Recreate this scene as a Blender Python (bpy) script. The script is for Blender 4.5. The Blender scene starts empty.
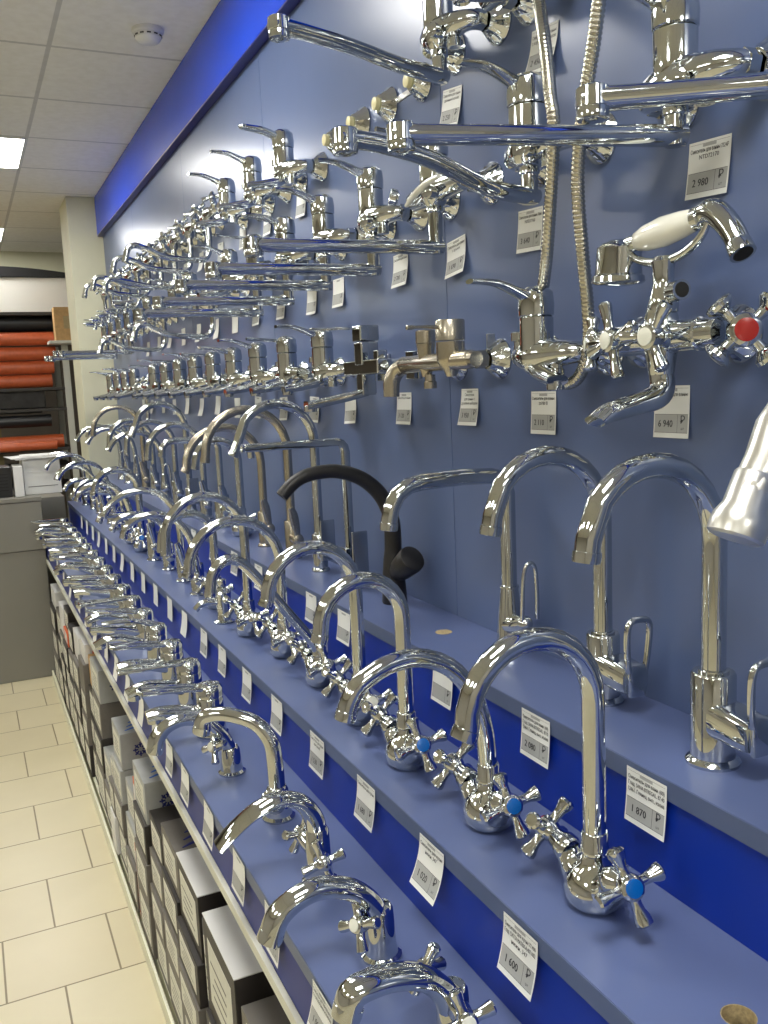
import bpy, bmesh, math, random
from mathutils import Vector, Matrix
random.seed(7)
C = bpy.context.scene.collection
H = 1.57                     # height of the lens above the floor
PI = math.pi

# ------------------------------------------------------------------ mesh builder
def V(*a): return Vector(a)

def catmull(pts, k):
    if k <= 1 or len(pts) < 3: return pts
    out = []
    n = len(pts)
    for i in range(n-1):
        p0 = pts[max(i-1, 0)]; p1 = pts[i]; p2 = pts[i+1]; p3 = pts[min(i+2, n-1)]
        for j in range(k):
            t = j/k
            out.append(tuple(0.5*((2*b)+(-a+c)*t+(2*a-5*b+4*c-d)*t*t+(-a+3*b-3*c+d)*t**3) for a, b, c, d in zip(p0, p1, p2, p3)))
    out.append(tuple(pts[-1]))
    return out

class MB:
    def __init__(s): s.v = []; s.f = []; s.flatbox = False
    def add(s, vs, fs):
        o = len(s.v); s.v += [tuple(v) for v in vs]; s.f += [tuple(i+o for i in f) for f in fs]
        return s
    def sweep(s, pts, rad, n=14, sub=1, up=(0, 1, 0), cap=True, sq=0):
        """tube through pts; rad = scalar, list of scalars or of (a, b) pairs, a along 'up'"""
        m = len(pts)
        if not isinstance(rad, (list,)): rad = [rad]*m
        rad = [(r, r) if not isinstance(r, tuple) else r for r in rad]
        rows = [tuple(p)+tuple(r) for p, r in zip(pts, rad)]
        rows = catmull(rows, sub)
        P = [Vector(r[:3]) for r in rows]; R = [r[3:5] for r in rows]
        N = Vector(up); vs = []; fs = []
        for i, p in enumerate(P):
            a = P[max(i-1, 0)]; b = P[min(i+1, len(P)-1)]
            T = (b-a).normalized()
            N = (N-T*N.dot(T))
            if N.length < 1e-4: N = T.orthogonal()
            N.normalize(); B = T.cross(N)
            for j in range(n):
                t = 2*PI*j/n; c = math.cos(t); d = math.sin(t)
                if sq:
                    e = 2.0/sq
                    c = math.copysign(abs(c)**e, c); d = math.copysign(abs(d)**e, d)
                vs.append(p+N*(c*R[i][0])+B*(d*R[i][1]))
        L = len(P)
        for i in range(L-1):
            for j in range(n):
                k = (j+1) % n
                fs.append((i*n+j, i*n+k, (i+1)*n+k, (i+1)*n+j))
        if cap:
            fs.append(tuple(range(n-1, -1, -1))); fs.append(tuple((L-1)*n+j for j in range(n)))
        return s.add(vs, fs)
    def lathe(s, o, ax, prof, n=18):
        o = Vector(o); A = Vector(ax).normalized(); N = A.orthogonal().normalized(); B = A.cross(N)
        vs = []; fs = []
        for t, r in prof:
            for j in range(n):
                a = 2*PI*j/n
                vs.append(o+A*t+N*(r*math.cos(a))+B*(r*math.sin(a)))
        for i in range(len(prof)-1):
            for j in range(n):
                k = (j+1) % n
                fs.append((i*n+j, i*n+k, (i+1)*n+k, (i+1)*n+j))
        L = len(prof)
        fs.append(tuple(range(n-1, -1, -1))); fs.append(tuple((L-1)*n+j for j in range(n)))
        return s.add(vs, fs)
    def ball(s, c, r, n=10, sc=(1, 1, 1)):
        c = Vector(c); vs = []; fs = []
        m = max(4, n//2+1)
        for i in range(m+1):
            th = PI*i/m
            for j in range(n):
                a = 2*PI*j/n
                vs.append(c+Vector((r*sc[0]*math.sin(th)*math.cos(a), r*sc[1]*math.sin(th)*math.sin(a), r*sc[2]*math.cos(th))))
        for i in range(m):
            for j in range(n):
                k = (j+1) % n
                fs.append((i*n+j, (i+1)*n+j, (i+1)*n+k, i*n+k))
        return s.add(vs, fs)
    def box(s, c, d, bev=0, R=None, seg=2):
        if bev > 0: s.flatbox = True
        bm = bmesh.new(); bmesh.ops.create_cube(bm, size=1)
        for v in bm.verts: v.co = Vector((v.co.x*d[0], v.co.y*d[1], v.co.z*d[2]))
        if bev > 0: bmesh.ops.bevel(bm, geom=bm.edges[:], offset=bev, segments=seg, profile=.5, affect='EDGES')
        M = (R if R is not None else Matrix.Identity(3)); c = Vector(c)
        bm.verts.index_update()
        s.add([M @ v.co + c for v in bm.verts], [[v.index for v in f.verts] for f in bm.faces])
        bm.free(); return s
    def build(s, name, m, parent=None, sharp=38):
        me = bpy.data.meshes.new(name); me.from_pydata(s.v, [], s.f); me.validate()
        bm = bmesh.new(); bm.from_mesh(me); bmesh.ops.recalc_face_normals(bm, faces=bm.faces[:]); bm.to_mesh(me); bm.free()
        me.shade_smooth(); me.set_sharp_from_angle(angle=math.radians(sharp))
        me.materials.append(m)
        o = bpy.data.objects.new(name, me); C.objects.link(o)
        if parent: o.parent = parent
        if s.flatbox:
            w = o.modifiers.new('weighted_normal', 'WEIGHTED_NORMAL'); w.keep_sharp = True; w.weight = 100
        return o

def tag(o, label=None, cat=None, group=None, kind=None):
    if label: o['label'] = label
    if cat: o['category'] = cat
    if group: o['group'] = group
    if kind: o['kind'] = kind
    return o
def empty(name, loc=(0, 0, 0)):
    o = bpy.data.objects.new(name, None); C.objects.link(o); o.location = loc
    o.empty_display_size = .02
    return o
def copy_tree(o, parent=None):
    c = o.copy(); C.objects.link(c); c.parent = parent
    for ch in KIDS.get(o.name, []) or [x for x in o.children]: copy_tree(ch, c)
    return c
KIDS = {}
ORD = ['nearest', 'second', 'third', 'fourth', 'fifth', 'sixth', 'seventh', 'eighth', 'ninth', 'tenth', 'eleventh', 'twelfth', 'thirteenth', 'fourteenth', 'fifteenth', 'sixteenth', 'seventeenth', 'eighteenth', 'nineteenth', 'twentieth', 'twenty-first', 'twenty-second', 'twenty-third', 'twenty-fourth', 'twenty-fifth', 'twenty-sixth']

# ------------------------------------------------------------------ materials
def mat(name, col, rough=.5, metal=0, noise=0, nscale=40, bump=0, coat=0, emit=None, spec=.5, coatr=.1):
    m = bpy.data.materials.new(name); m.use_nodes = True
    nt = m.node_tree; b = nt.nodes['Principled BSDF']
    b.inputs['Base Color'].default_value = (*col, 1); b.inputs['Roughness'].default_value = rough
    b.inputs['Metallic'].default_value = metal; b.inputs['Specular IOR Level'].default_value = spec
    b.inputs['Coat Weight'].default_value = coat; b.inputs['Coat Roughness'].default_value = coatr
    if emit: b.inputs['Emission Color'].default_value = (*emit[:3], 1); b.inputs['Emission Strength'].default_value = emit[3]
    if noise or bump:
        tc = nt.nodes.new('ShaderNodeNewGeometry'); nz = nt.nodes.new('ShaderNodeTexNoise')
        nz.inputs['Scale'].default_value = nscale; nz.inputs['Detail'].default_value = 4
        nt.links.new(tc.outputs['Position'], nz.inputs['Vector'])
        if noise:
            r = nt.nodes.new('ShaderNodeValToRGB')
            r.color_ramp.elements[0].position = .3; r.color_ramp.elements[1].position = .7
            r.color_ramp.elements[0].color = (*[max(0, c*(1-noise)) for c in col], 1)
            r.color_ramp.elements[1].color = (*[min(1, c*(1+noise)) for c in col], 1)
            nt.links.new(nz.outputs['Fac'], r.inputs['Fac']); nt.links.new(r.outputs['Color'], b.inputs['Base Color'])
        if bump:
            bp = nt.nodes.new('ShaderNodeBump'); bp.inputs['Strength'].default_value = bump; bp.inputs['Distance'].default_value = .002
            nt.links.new(nz.outputs['Fac'], bp.inputs['Height']); nt.links.new(bp.outputs['Normal'], b.inputs['Normal'])
    return m
def s2l(r, g, b):
    f = lambda c: ((c/255+.055)/1.055)**2.4 if c/255 > .04045 else c/255/12.92
    return (f(r), f(g), f(b))
CH = mat('polished_chrome', (.60, .625, .63), .045, 1)
CHR = mat('satin_chrome', (.62, .62, .61), .28, 1, noise=.06, nscale=200)
NI = mat('brushed_nickel', (.50, .46, .38), .26, 1, noise=.08, nscale=300)
SN = mat('satin_nickel', (.72, .72, .68), .33, 1)
HOSE = mat('braided_steel', (.56, .545, .47), .16, 1)
BLK = mat('black_rubber', (.012, .011, .011), .45, noise=.2)
DARK = mat('dark_opening', (.01, .01, .01), .8)
CER = mat('white_ceramic', s2l(226, 226, 214), .18, coat=.5)
CREAM = mat('cream_plastic', s2l(222, 215, 165), .4)
BLU = mat('blue_index', (.0, .115, .46), .25, coat=.3)
RED = mat('red_index', (.34, .015, .012), .25, coat=.3)
WHT = mat('white_index', s2l(232, 234, 222), .25)
PAPER = mat('tag_paper', s2l(232, 234, 230), .55, noise=.02, nscale=25)
PGREY = mat('tag_grey_print', s2l(172, 174, 172), .6)
INK = mat('tag_black_print', (.03, .03, .035), .6)
WOOD = mat('chipboard_cut', s2l(176, 158, 118), .8, noise=.25, nscale=260)

def laminate(name, col, rough, noise=.06, spec=.5, coat=0):
    return mat(name, col, rough, noise=noise, nscale=5, coat=coat, spec=spec)
WALLM = laminate('slate_blue_laminate', s2l(88, 104, 142), .28, noise=.05)
SHELF = laminate('shelf_blue_laminate', s2l(93, 107, 150), .34, noise=.04)
EDGE = laminate('shelf_edge_band', s2l(84, 98, 132), .4)
DECKM = laminate('deck_mauve_blue', s2l(64, 73, 138), .55, spec=.25)
RISE = laminate('royal_blue_board', s2l(0, 46, 158), .42, noise=.05)
HEADM = laminate('header_royal_blue', s2l(12, 72, 222), .26, noise=.03)
HEADB = laminate('header_edge_blue', s2l(30, 34, 110), .35)
RAILM = mat('cream_white_rail', s2l(214, 214, 200), .45)
BASEM = mat('cream_base_strip', s2l(226, 226, 204), .45)
# ------------------------------------------------------------------ faucet pieces
def cross_handle(parent, c, ax, r=.034, arms=4, rot=.5, m=CH, index=BLU, hub=.011, n=10, tip=.0085):
    mb = MB(); c = Vector(c); A = Vector(ax).normalized()
    mb.lathe(c-A*.014, A, [(0, hub*.75), (.006, hub), (.014, hub*1.15), (.022, hub*1.05), (.024, hub*.8)], n+4)
    N = Vector((0, 0, 1)); N = (N-A*N.dot(A)).normalized(); B = A.cross(N)
    for k in range(arms):
        a = rot+2*PI*k/arms; D = N*math.cos(a)+B*math.sin(a)
        L = r
        mb.lathe(c+D*hub*.6, D, [(0, .0078), (L*.3, .0064), (L*.55, .0072), (L*.80, tip*.96), (L*.94, tip), (L*1.02, tip*.72), (L*1.04, .001)], n)
    o = mb.build('cross_handle', m, parent)
    if index:
        b = MB(); b.lathe(c+A*.0095, A, [(0, hub*.76), (.0018, hub*.76), (.0022, hub*.68)], 20)
        ob = b.build('index_button', index, o)
        tag(ob, {'blue_index': 'round blue index button', 'red_index': 'round red index button', 'white_index': 'round white index button'}[index.name])
    return o

def aerator(parent, p, d, r, m=CH, L=.018):
    d = Vector(d).normalized(); p = Vector(p)
    return MB().lathe(p-d*.004, d, [(0, r*.9), (.001, r*1.09), (L*.6, r*1.1), (L*.95, r*1.06), (L, r*.95), (L-.004, r*.8), (L-.006, .001)], 18).build('aerator', m, parent)

def arc_path(reach, hs, drop, z0=.05, n=14, lift=0, vert=True):
    """straight pole, semicircle towards -x, short drop"""
    R = reach/2; P = [(0, 0, z0), (0, 0, z0+(hs-z0)*.5), (0, 0, hs-.01)]
    for k in range(n+1):
        a = PI*k/n*1.0
        if k == n and drop < 0: break
        P.append((-R+R*math.cos(a), 0, hs+(R+lift)*math.sin(a)))
    if drop > 0: P.append((-reach-.002, 0, hs-drop))
    return P

def cut_path(P, frac):
    return P

def spout_tube(parent, P, r, m=CH, r1=None, sub=1, n=18, tip=True, name='spout'):
    r1 = r1 or r
    L = len(P); rad = [r+(r1-r)*i/(L-1) for i in range(L)]
    o = MB().sweep(P, rad, n=n, sub=sub).build(name, m, parent)
    if tip:
        d = Vector(P[-1])-Vector(P[-2]); aerator(parent, P[-1], d, r1, m, .014)
    return o

def base_two_handle(root, index=(BLU, None), s=1.0, spread=.044, tilt=.5, hz=.058, m=CH, arms=4, r=.033, far_index=None):
    """rounded body with two valve arms carrying cross handles along the wall direction"""
    mb = MB()
    mb.lathe((0, 0, 0), (0, 0, 1), [(0, .026*s), (.003, .030*s), (.012, .0365*s), (.024, .0380*s), (.036, .0350*s), (.046, .0270*s), (.055, .0185*s), (.062, .0158*s), (.072, .0150*s)], 28)
    for q in (-1, 1):
        mb.sweep([(-.002, 0, .022), (-.004, q*.022, .030), (-.006, q*.038, .042), (-.008, q*spread, hz-.004)], [.026, .0225, .0180, .0158], n=16, sub=3, up=(1, 0, 0))
    mb.build('body', m, root)
    MB().lathe((0, 0, .066), (0, 0, 1), [(0, .0155), (.002, .0172), (.008, .0172), (.010, .0158), (.026, .0158), (.028, .0145)], 20).build('spout_collar', m, root)
    for q in (-1, 1):
        A = Vector((-.16, q, .36)).normalized()
        c0 = Vector((-.008, q*spread, hz-.004))
        MB().lathe(c0-A*.006, A, [(0, .0160), (.003, .0178), (.014, .0170), (.016, .0155), (.026, .0125), (.030, .0095)], 18).build('valve_bonnet', m, root)
        cross_handle(root, c0+A*.036, A, r=r+.002, hub=.0138, tip=.0108, rot=.45+q*.2, m=m, index=(index[0] if q < 0 else index[1]), arms=arms)

def kitchen_cross(name='kitchen_faucet', path=None, r=.0125, s=1.0, index=(BLU, RED), **k):
    root = empty(name)
    base_two_handle(root, index, s=s, **k)
    spout_tube(root, path, r)
    return root

def oriented_box(mb, a, b, w, t, nrm, bev=.002):
    """flat bar from a to b, width w across, thickness t along nrm"""
    a = Vector(a); b = Vector(b); D = (b-a); L = D.length; D.normalize(); N = Vector(nrm); N = (N-D*N.dot(D)).normalized(); W = D.cross(N)
    R = Matrix((D, W, N)).transposed()
    mb.box((a+b)/2, (L, w, t), bev, R)
    return mb

def paddle_loop(mb, pts, r):
    mb.sweep(pts, r, n=10, sub=4, up=(1, 0, 0), cap=False)

def single_lever(name, path, r=.0148, bodyr=.0270, bodyh=.117, lever='paddle', m=CH, sub=1, tipm=None, r1=None, square=0):
    root = empty(name)
    mb = MB()
    if square:
        mb.box((0, 0, .004), (.056, .056, .008), .002); mb.box((0, 0, bodyh/2), (bodyr*2, bodyr*2, bodyh-.002), .004)
    elif lever == 'hairpin':
        mb.lathe((0, 0, 0), (0, 0, 1), [(0, .029), (.006, .029), (.010, .026), (.03, .024), (.07, .021), (.10, .0175), (.12, .0155), (.122, .0135)], 24)
    else:
        mb.lathe((0, 0, 0), (0, 0, 1), [(0, bodyr*1.22), (.004, bodyr*1.24), (.008, bodyr*1.12), (.010, bodyr), (bodyh-.003, bodyr), (bodyh, bodyr*.92), (bodyh, r*1.1)], 28)
    mb.build('body', m, root)
    P = path
    if square:
        o = MB().sweep(P, [(r, r)]*len(P), n=20, sub=sub, sq=6).build('spout', m, root)
        d = Vector(P[-1])-Vector(P[-2]); aerator(root, P[-1], d, r*.9, m, .012)
    else:
        spout_tube(root, P, r, m, r1=r1, sub=sub)
        MB().lathe((0, 0, bodyh-.001), (0, 0, 1), [(0, r*1.25), (.004, r*1.25), (.005, r*1.02)], 20).build('spout_collar', m, root)
    if lever == 'paddle':      # thick cartridge arm towards the viewer's end, open plate rising at its end
        a = MB()
        a.sweep([(0, -.010, bodyh*.52), (0, -.030, bodyh*.52), (0, -.055, bodyh*.50), (0, -.071, bodyh*.49)], [(.024, .023), (.0245, .022), (.024, .021), (.023, .019)], n=24, sub=2, up=(1, 0, 0), sq=4)
        a.build('cartridge_arm', m, root)
        l = MB(); z0 = bodyh*.49-.022; y = -.074; w = .020; zt = z0+.112
        pts = [(-w*.72, y, z0+.036), (-w*.9, y-.001, z0+.06), (-w, y-.003, zt-.02), (-w*.86, y-.004, zt-.005), (-w*.4, y-.004, zt), (w*.4, y-.004, zt), (w*.86, y-.004, zt-.005), (w, y-.003, zt-.02), (w*.9, y-.001, z0+.06), (w*.72, y, z0+.036)]
        l.sweep(pts, [(.0046, .0050)]*len(pts), n=10, sub=3, up=(0, 1, 0))
        l.sweep([(0, y, z0), (0, y, z0+.012), (0, y, z0+.038), (0, y, z0+.046)], [(.014, .0035), (.0165, .0045), (.018, .0048), (.016, .003)], n=20, sub=2, up=(1, 0, 0), sq=4)
        l.build('lever_handle', m, root)
    elif lever == 'hairpin':
        a = MB(); a.sweep([(-.004, -.006, .05), (-.004, -.030, .056), (-.004, -.05, .062)], [.018, .017, .014], n=16, sub=3, up=(1, 0, 0)); a.ball((-.004, -.052, .062), .0145, 14); a.build('cartridge_arm', m, root)
        l = MB(); pts = [(-.012, -.056, .062), (-.013, -.060, .10), (-.012, -.064, .15), (-.006, -.066, .168), (.004, -.066, .170), (.011, -.066, .155), (.016, -.062, .11), (.018, -.058, .070)]
        l.sweep(pts, .0038, n=10, sub=4, up=(0, 1, 0)); l.build('lever_handle', m, root)
    elif lever == 'plate':
        a = MB(); a.box((0, -.034, bodyh*.55), (.034, .028, .034), .003); a.build('cartridge_arm', m, root)
        l = MB(); l.box((.004, -.052, bodyh*.55+.034), (.040, .007, .108), .0025); l.build('lever_handle', m, root)
    elif lever == 'stick':
        a = MB(); a.lathe((0, -.018, bodyh*.55), (0, -1, .0), [(0, .017), (.03, .017), (.032, .015), (.038, .015), (.04, .012)], 20); a.build('cartridge_arm', m, root)
        l = MB(); l.sweep([(-.002, -.050, bodyh*.55), (-.006, -.054, bodyh*.55+.03), (-.014, -.06, bodyh*.55+.07), (-.022, -.064, bodyh*.55+.094)], [(.009, .006), (.012, .004), (.014, .0032), (.009, .003)], n=12, sub=3, up=(1, 0, 0)); l.build('lever_handle', m, root)
    return root

def black_faucet():
    root = empty('kitchen_faucet'); m = BLK
    MB().lathe((0, 0, 0), (0, 0, 1), [(0, .027), (.003, .0285), (.02, .0275), (.07, .0245), (.10, .0215), (.118, .0185), (.12, .014)], 26).build('body', m, root)
    P = [(0, 0, .10), (.002, 0, .16), (-.004, 0, .205), (-.026, 0, .248), (-.068, 0, .285), (-.125, 0, .305), (-.185, 0, .303), (-.222, 0, .288), (-.250, 0, .262)]
    MB().sweep(P, [.0195, .019, .018, .0172, .0162, .0152, .0145, .014, .014], n=18, sub=4).build('flexible_spout', m, root)
    MB().lathe((0, -.010, .066), (.25, -1, .75), [(0, .018), (.02, .024), (.024, .0265), (.066, .0310), (.074, .0295), (.077, .024)], 24).build('lever_handle', m, root)
    return root

def basin_lever(v=0, m=CH):
    r = basin_lever0(v, m)
    for c in r.children:
        for vv in c.data.vertices: vv.co = Vector((vv.co.x*1.36, vv.co.y*1.38, vv.co.z*1.18))
    return r
def basin_lever0(v=0, m=CH):
    """low single lever basin mixer; v picks the variant"""
    root = empty('basin_faucet')
    mb = MB()
    mb.lathe((0, 0, 0), (0, 0, 1), [(0, .027), (.004, .028), (.007, .025), (.04, .0225), (.072, .0225), (.076, .021)], 24); mb.build('body', m, root)
    L = [.118, .105, .128, .112][v % 4]; zt = [.066, .058, .075, .05][v % 4]
    sp = MB()
    if v % 4 == 2: sp.sweep([(0, 0, .035), (-.03, 0, .058), (-.07, 0, .078), (-.10, 0, .082), (-L, 0, .070)], [(.018, .014), (.017, .010), (.018, .008), (.019, .007), (.017, .006)], n=18, sub=4)
    else: sp.sweep([(.0, 0, .040), (-.04, 0, .052), (-.08, 0, .060), (-L, 0, zt)], [(.019, .016), (.016, .012), (.0155, .010), (.0145, .0085)], n=18, sub=4, sq=[0, 4, 0, 3][v % 4])
    sp.build('spout', m, root)
    aerator(root, (-L+.012, 0, zt-.007), (0, 0, -1), .0105, m, .012)
    cap = MB(); cap.lathe((0, 0, .077), (0, 0, 1), [(0, .0225), (.016, .0225), (.024, .018), (.027, .008)], 24)
    if v % 4 == 0: cap.sweep([(.0, 0, .094), (-.03, 0, .101), (-.08, 0, .109), (-.125, 0, .116)], [(.014, .008), (.015, .006), (.017, .0045), (.014, .003)], n=16, sub=3, sq=3)
    elif v % 4 == 1:
        for q in (-1, 1): cap.sweep([(-.008, q*.012, .094), (-.05, q*.014, .102), (-.110, q*.015, .108)], .0042, n=10, sub=3)
        cap.sweep([(-.110, -.016, .108), (-.116, 0, .109), (-.110, .016, .108)], .0042, n=10, sub=3, up=(1, 0, 0))
    elif v % 4 == 2: cap.sweep([(.0, 0, .096), (-.03, 0, .112), (-.07, 0, .120), (-.11, 0, .120)], [(.016, .010), (.013, .006), (.011, .005), (.010, .004)], n=14, sub=4)
    else: cap.box((-.058, 0, .099), (.135, .030, .007), .0025)
    cap.build('lever_handle', m, root)
    return root

def basin_swan(path, rads, handles='side', tipdown=True, index=WHT, bodyr=.022, up=(0, 1, 0), hy=.05, hz=.075, body_h=.07, collar=False):
    root = empty('basin_faucet')
    MB().lathe((0, 0, 0), (0, 0, 1), [(0, bodyr*1.25), (.004, bodyr*1.28), (.008, bodyr*1.05), (.02, bodyr*.95), (body_h, bodyr*.85), (body_h+.006, bodyr*.7), (body_h+.007, .004)], 24).build('body', CH, root)
    MB().sweep(path, rads, n=20, sub=4, up=up).build('spout', CH, root)
    if tipdown:
        d = Vector(path[-1])-Vector(path[-2]); r = rads[-1][0] if isinstance(rads[-1], tuple) else rads[-1]
        aerator(root, path[-1], d, r*.92, CH, .016)
    if handles == 'side':
        for q in (-1, 1):
            A = Vector((-.25, q, .35)).normalized()
            MB().lathe((0, q*.010, hz-.022), A, [(0, .014), (hy*.5, .0135), (hy*.8, .0115), (hy*.85, .009)], 16).build('valve_bonnet', CH, root)
            cross_handle(root, Vector((0, q*.010, hz-.022))+A*hy, A, r=.028, rot=.3, index=index if q < 0 else None, tip=.0085)
    elif handles == 'front':
        A = Vector((-1, -.35, .35)).normalized()
        cross_handle(root, Vector((0, 0, hz))+A*.040, A, r=.028, rot=.45, index=index, tip=.0085)
    elif handles == 'lever':
        MB().lathe((-.006, -.014, body_h*.55), (-.45, -.75, .62), [(0, .015), (.01, .018), (.055, .018), (.058, .015)], 20).build('lever_handle', CH, root)
    return root

def pillar_tap():
    root = empty('pillar_tap')
    MB().lathe((0, 0, 0), (0, 0, 1), [(0, .028), (.004, .029), (.008, .020), (.03, .0175), (.06, .021), (.085, .024), (.09, .018), (.098, .012)], 22).build('body', CH, root)
    MB().sweep([(0, 0, .055), (-.03, 0, .062), (-.06, 0, .06), (-.078, 0, .045)], [.012, .010, .0095, .009], n=14, sub=4).build('spout', CH, root)
    cross_handle(root, (0, 0, .112), (0, 0, 1), r=.030, rot=.6, index=None)
    return root

# ---------------------------------------------------------------- wall mixers (origin on the wall, body towards -x)
ESC = [(0, .036), (.003, .0365), (.007, .034), (.016, .026), (.026, .0200), (.030, .0180), (.031, .012)]
def fluted_cup(parent, y, z=0, cap=None, name='escutcheon', m=CH):
    mb = MB(); n = 36; vs = []; fs = []
    for t, r in ESC:
        for j in range(n):
            a = 2*PI*j/n; q = r*(1+(.07 if .004 < t < .028 else 0)*math.cos(12*a)*.8)
            vs.append((-t, y+q*math.cos(a), z+q*math.sin(a)))
    for i in range(len(ESC)-1):
        for j in range(n):
            k = (j+1) % n; fs.append((i*n+j, i*n+k, (i+1)*n+k, (i+1)*n+j))
    fs.append(tuple((len(ESC)-1)*n+j for j in range(n))); fs.append(tuple(range(n-1, -1, -1)))
    mb.add(vs, fs); o = mb.build(name, m, parent)
    if cap:
        c = MB().lathe((-.028, y, z), (-1, 0, 0), [(0, .013), (.012, .013), (.013, .011)], 18).build('thread_cap', cap, o)
        tag(c, 'round cream plastic thread cap')
    return o

def wall_mounts(root, m=CH, half=.075, bx=-.075):
    for q in (-1, 1):
        fluted_cup(root, q*half, m=m)
        MB().lathe((-.028, q*half, 0), (-1, 0, 0), [(0, .010), (.006, .010), (.006, .0165), (.022, .0165), (.022, .012), (.030, .012)], 6).build('union_nut', m, root)

def wall_lever_mixer(v=0, spout='long', sdir=(-1, 0), slen=.33, m=CH, tilt=.25, low=.07, stub=True, curve=0, shortd=None, cr=1.0):
    root = empty('bath_mixer')
    wall_mounts(root, m)
    b = MB()
    if v % 3 == 1:      # straight cylindrical bar
        b.sweep([(-.070, -.092, 0), (-.075, -.05, 0), (-.075, 0, 0), (-.075, .05, 0), (-.070, .092, 0)], [.018, .0215, .0230, .0215, .018], n=20, up=(1, 0, 0), sub=2)
        for q in (-1, 1): b.sweep([(-.050, q*.075, 0), (-.072, q*.075, 0)], .0135, n=14)
    else:               # bowed body, both ends curving back to the wall
        b.sweep([(-.044, -.075, 0), (-.058, -.068, 0), (-.070, -.045, 0), (-.078, 0, -.002), (-.070, .045, 0), (-.058, .068, 0), (-.044, .075, 0)], [.0150, .0165, .0205, .0275, .0205, .0165, .0150], n=20, up=(0, 0, 1), sub=3)
    b.lathe((-.078, 0, -.03), (0, 0, 1), [(0, .014), (.006, .020*cr), (.02, .0255*cr), (.05, .0262*cr), (.086, .0264*cr), (.088, .024*cr)], 24)
    b.build('body', m, root)
    c = MB()
    zc = .058
    c.lathe((-.078, 0, zc), (0, 0, 1), [(0, .025*cr), (.002, .0275*cr), (.018, .0282*cr), (.036, .0262*cr), (.044, .018*cr), (.046, .006)], 24)
    if v % 3 == 0: c.sweep([(-.080, 0, zc+.024), (-.105, 0, zc+.034), (-.150, 0, zc+.050), (-.195, 0, zc+.052)], [(.020, .015), (.016, .008), (.0145, .0054), (.011, .0038)], n=16, sub=4)
    elif v % 3 == 1: c.sweep([(-.085, 0, zc+.030), (-.110, 0, zc+.034), (-.190, 0, zc+.040)], [(.0075, .006), (.006, .0045), (.0055, .0042)], n=12, sub=3)
    else:
        for q in (-1, 1): c.sweep([(-.090, q*.012, zc+.024), (-.130, q*.013, zc+.040), (-.185, q*.009, zc+.046)], [(.0045, .0065), (.004, .0055), (.004, .005)], n=10, sub=3)
        c.sweep([(-.183, -.010, zc+.046), (-.189, 0, zc+.0465), (-.183, .010, zc+.046)], [(.005, .0045)]*3, n=10, sub=3, up=(1, 0, 0))
    c.build('lever_handle', m, root)
    d = Vector((sdir[0], sdir[1], 0)).normalized()
    if spout == 'long':
        p0 = Vector((-.078, 0, -.026)); z = -low
        MB().lathe(p0+Vector((0, 0, .002)), (0, 0, -1), [(0, .014), (.004, .0155), (.014, .0155), (.016, .013), (low-.012, .0125)], 18).build('spout_swivel', m, root)
        a = Vector((-.078, 0, z)); L = slen; q = curve
        P = [a-d*.012, a+d*.03, a+d*.10+V(0, 0, q*.15), a+d*(L*.55)+V(0, 0, q*.75), a+d*(L*.8)+V(0, 0, q), a+d*(L-.02)+V(0, 0, q), a+d*L+V(0, 0, q-.001)]
        s = MB().sweep([tuple(p) for p in P], [(.014, .0125), (.0155, .013), (.0150, .0120), (.0150, .0115), (.0150, .0115), (.0160, .0118), (.0145, .010)], n=18, sub=3, up=(d.y, -d.x, 0)).build('spout', m, root)
        e = a+d*(L-.012)+V(0, 0, q)
        MB().lathe(e+V(0, 0, .0125), (0, 0, -1), [(0, .014), (.002, .0168), (.020, .0172), (.0205, .0162), (.0215, .0165), (.031, .0160), (.032, .013), (.029, .001)], 22).build('aerator', m, root)
        k = MB(); k.lathe((-.088, -.028, -.012), (-.8, -.35, 0), [(0, .008), (.016, .008), (.016, .012), (.030, .0125), (.032, .009)], 16); k.build('diverter_knob', m, root)
    elif spout == 'short':
        sd = Vector((shortd[0], shortd[1], 0)).normalized() if shortd else V(-1, 0, 0); b0 = V(-.078, 0, 0)
        P = [tuple(b0+V(0, 0, -.015)), tuple(b0+sd*.022+V(0, 0, -.026)), tuple(b0+sd*.06+V(0, 0, -.034)), tuple(b0+sd*.107+V(0, 0, -.040))]
        MB().sweep(P, [(.017, .015), (.0185, .013), (.018, .011), (.0160, .0085)], n=18, sub=4, sq=3 if v % 2 else 0, up=(sd.y, -sd.x, 0)).build('spout', m, root)
        aerator(root, b0+sd*.095+V(0, 0, -.044), (0, 0, -1), .012, m, .014)
        k = MB(); k.lathe((-.088, .035, .010), (0, 0, 1), [(0, .007), (.012, .007), (.014, .012), (.026, .012), (.028, .009)], 16); k.build('diverter_knob', m, root)
    if stub:
        MB().lathe((-.074, -.045, -.012), (0, 0, -1), [(0, .010), (.01, .010), (.012, .0118), (.026, .0118), (.026, .008), (.022, .001)], 16).build('shower_outlet', m, root)
    return root

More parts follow.
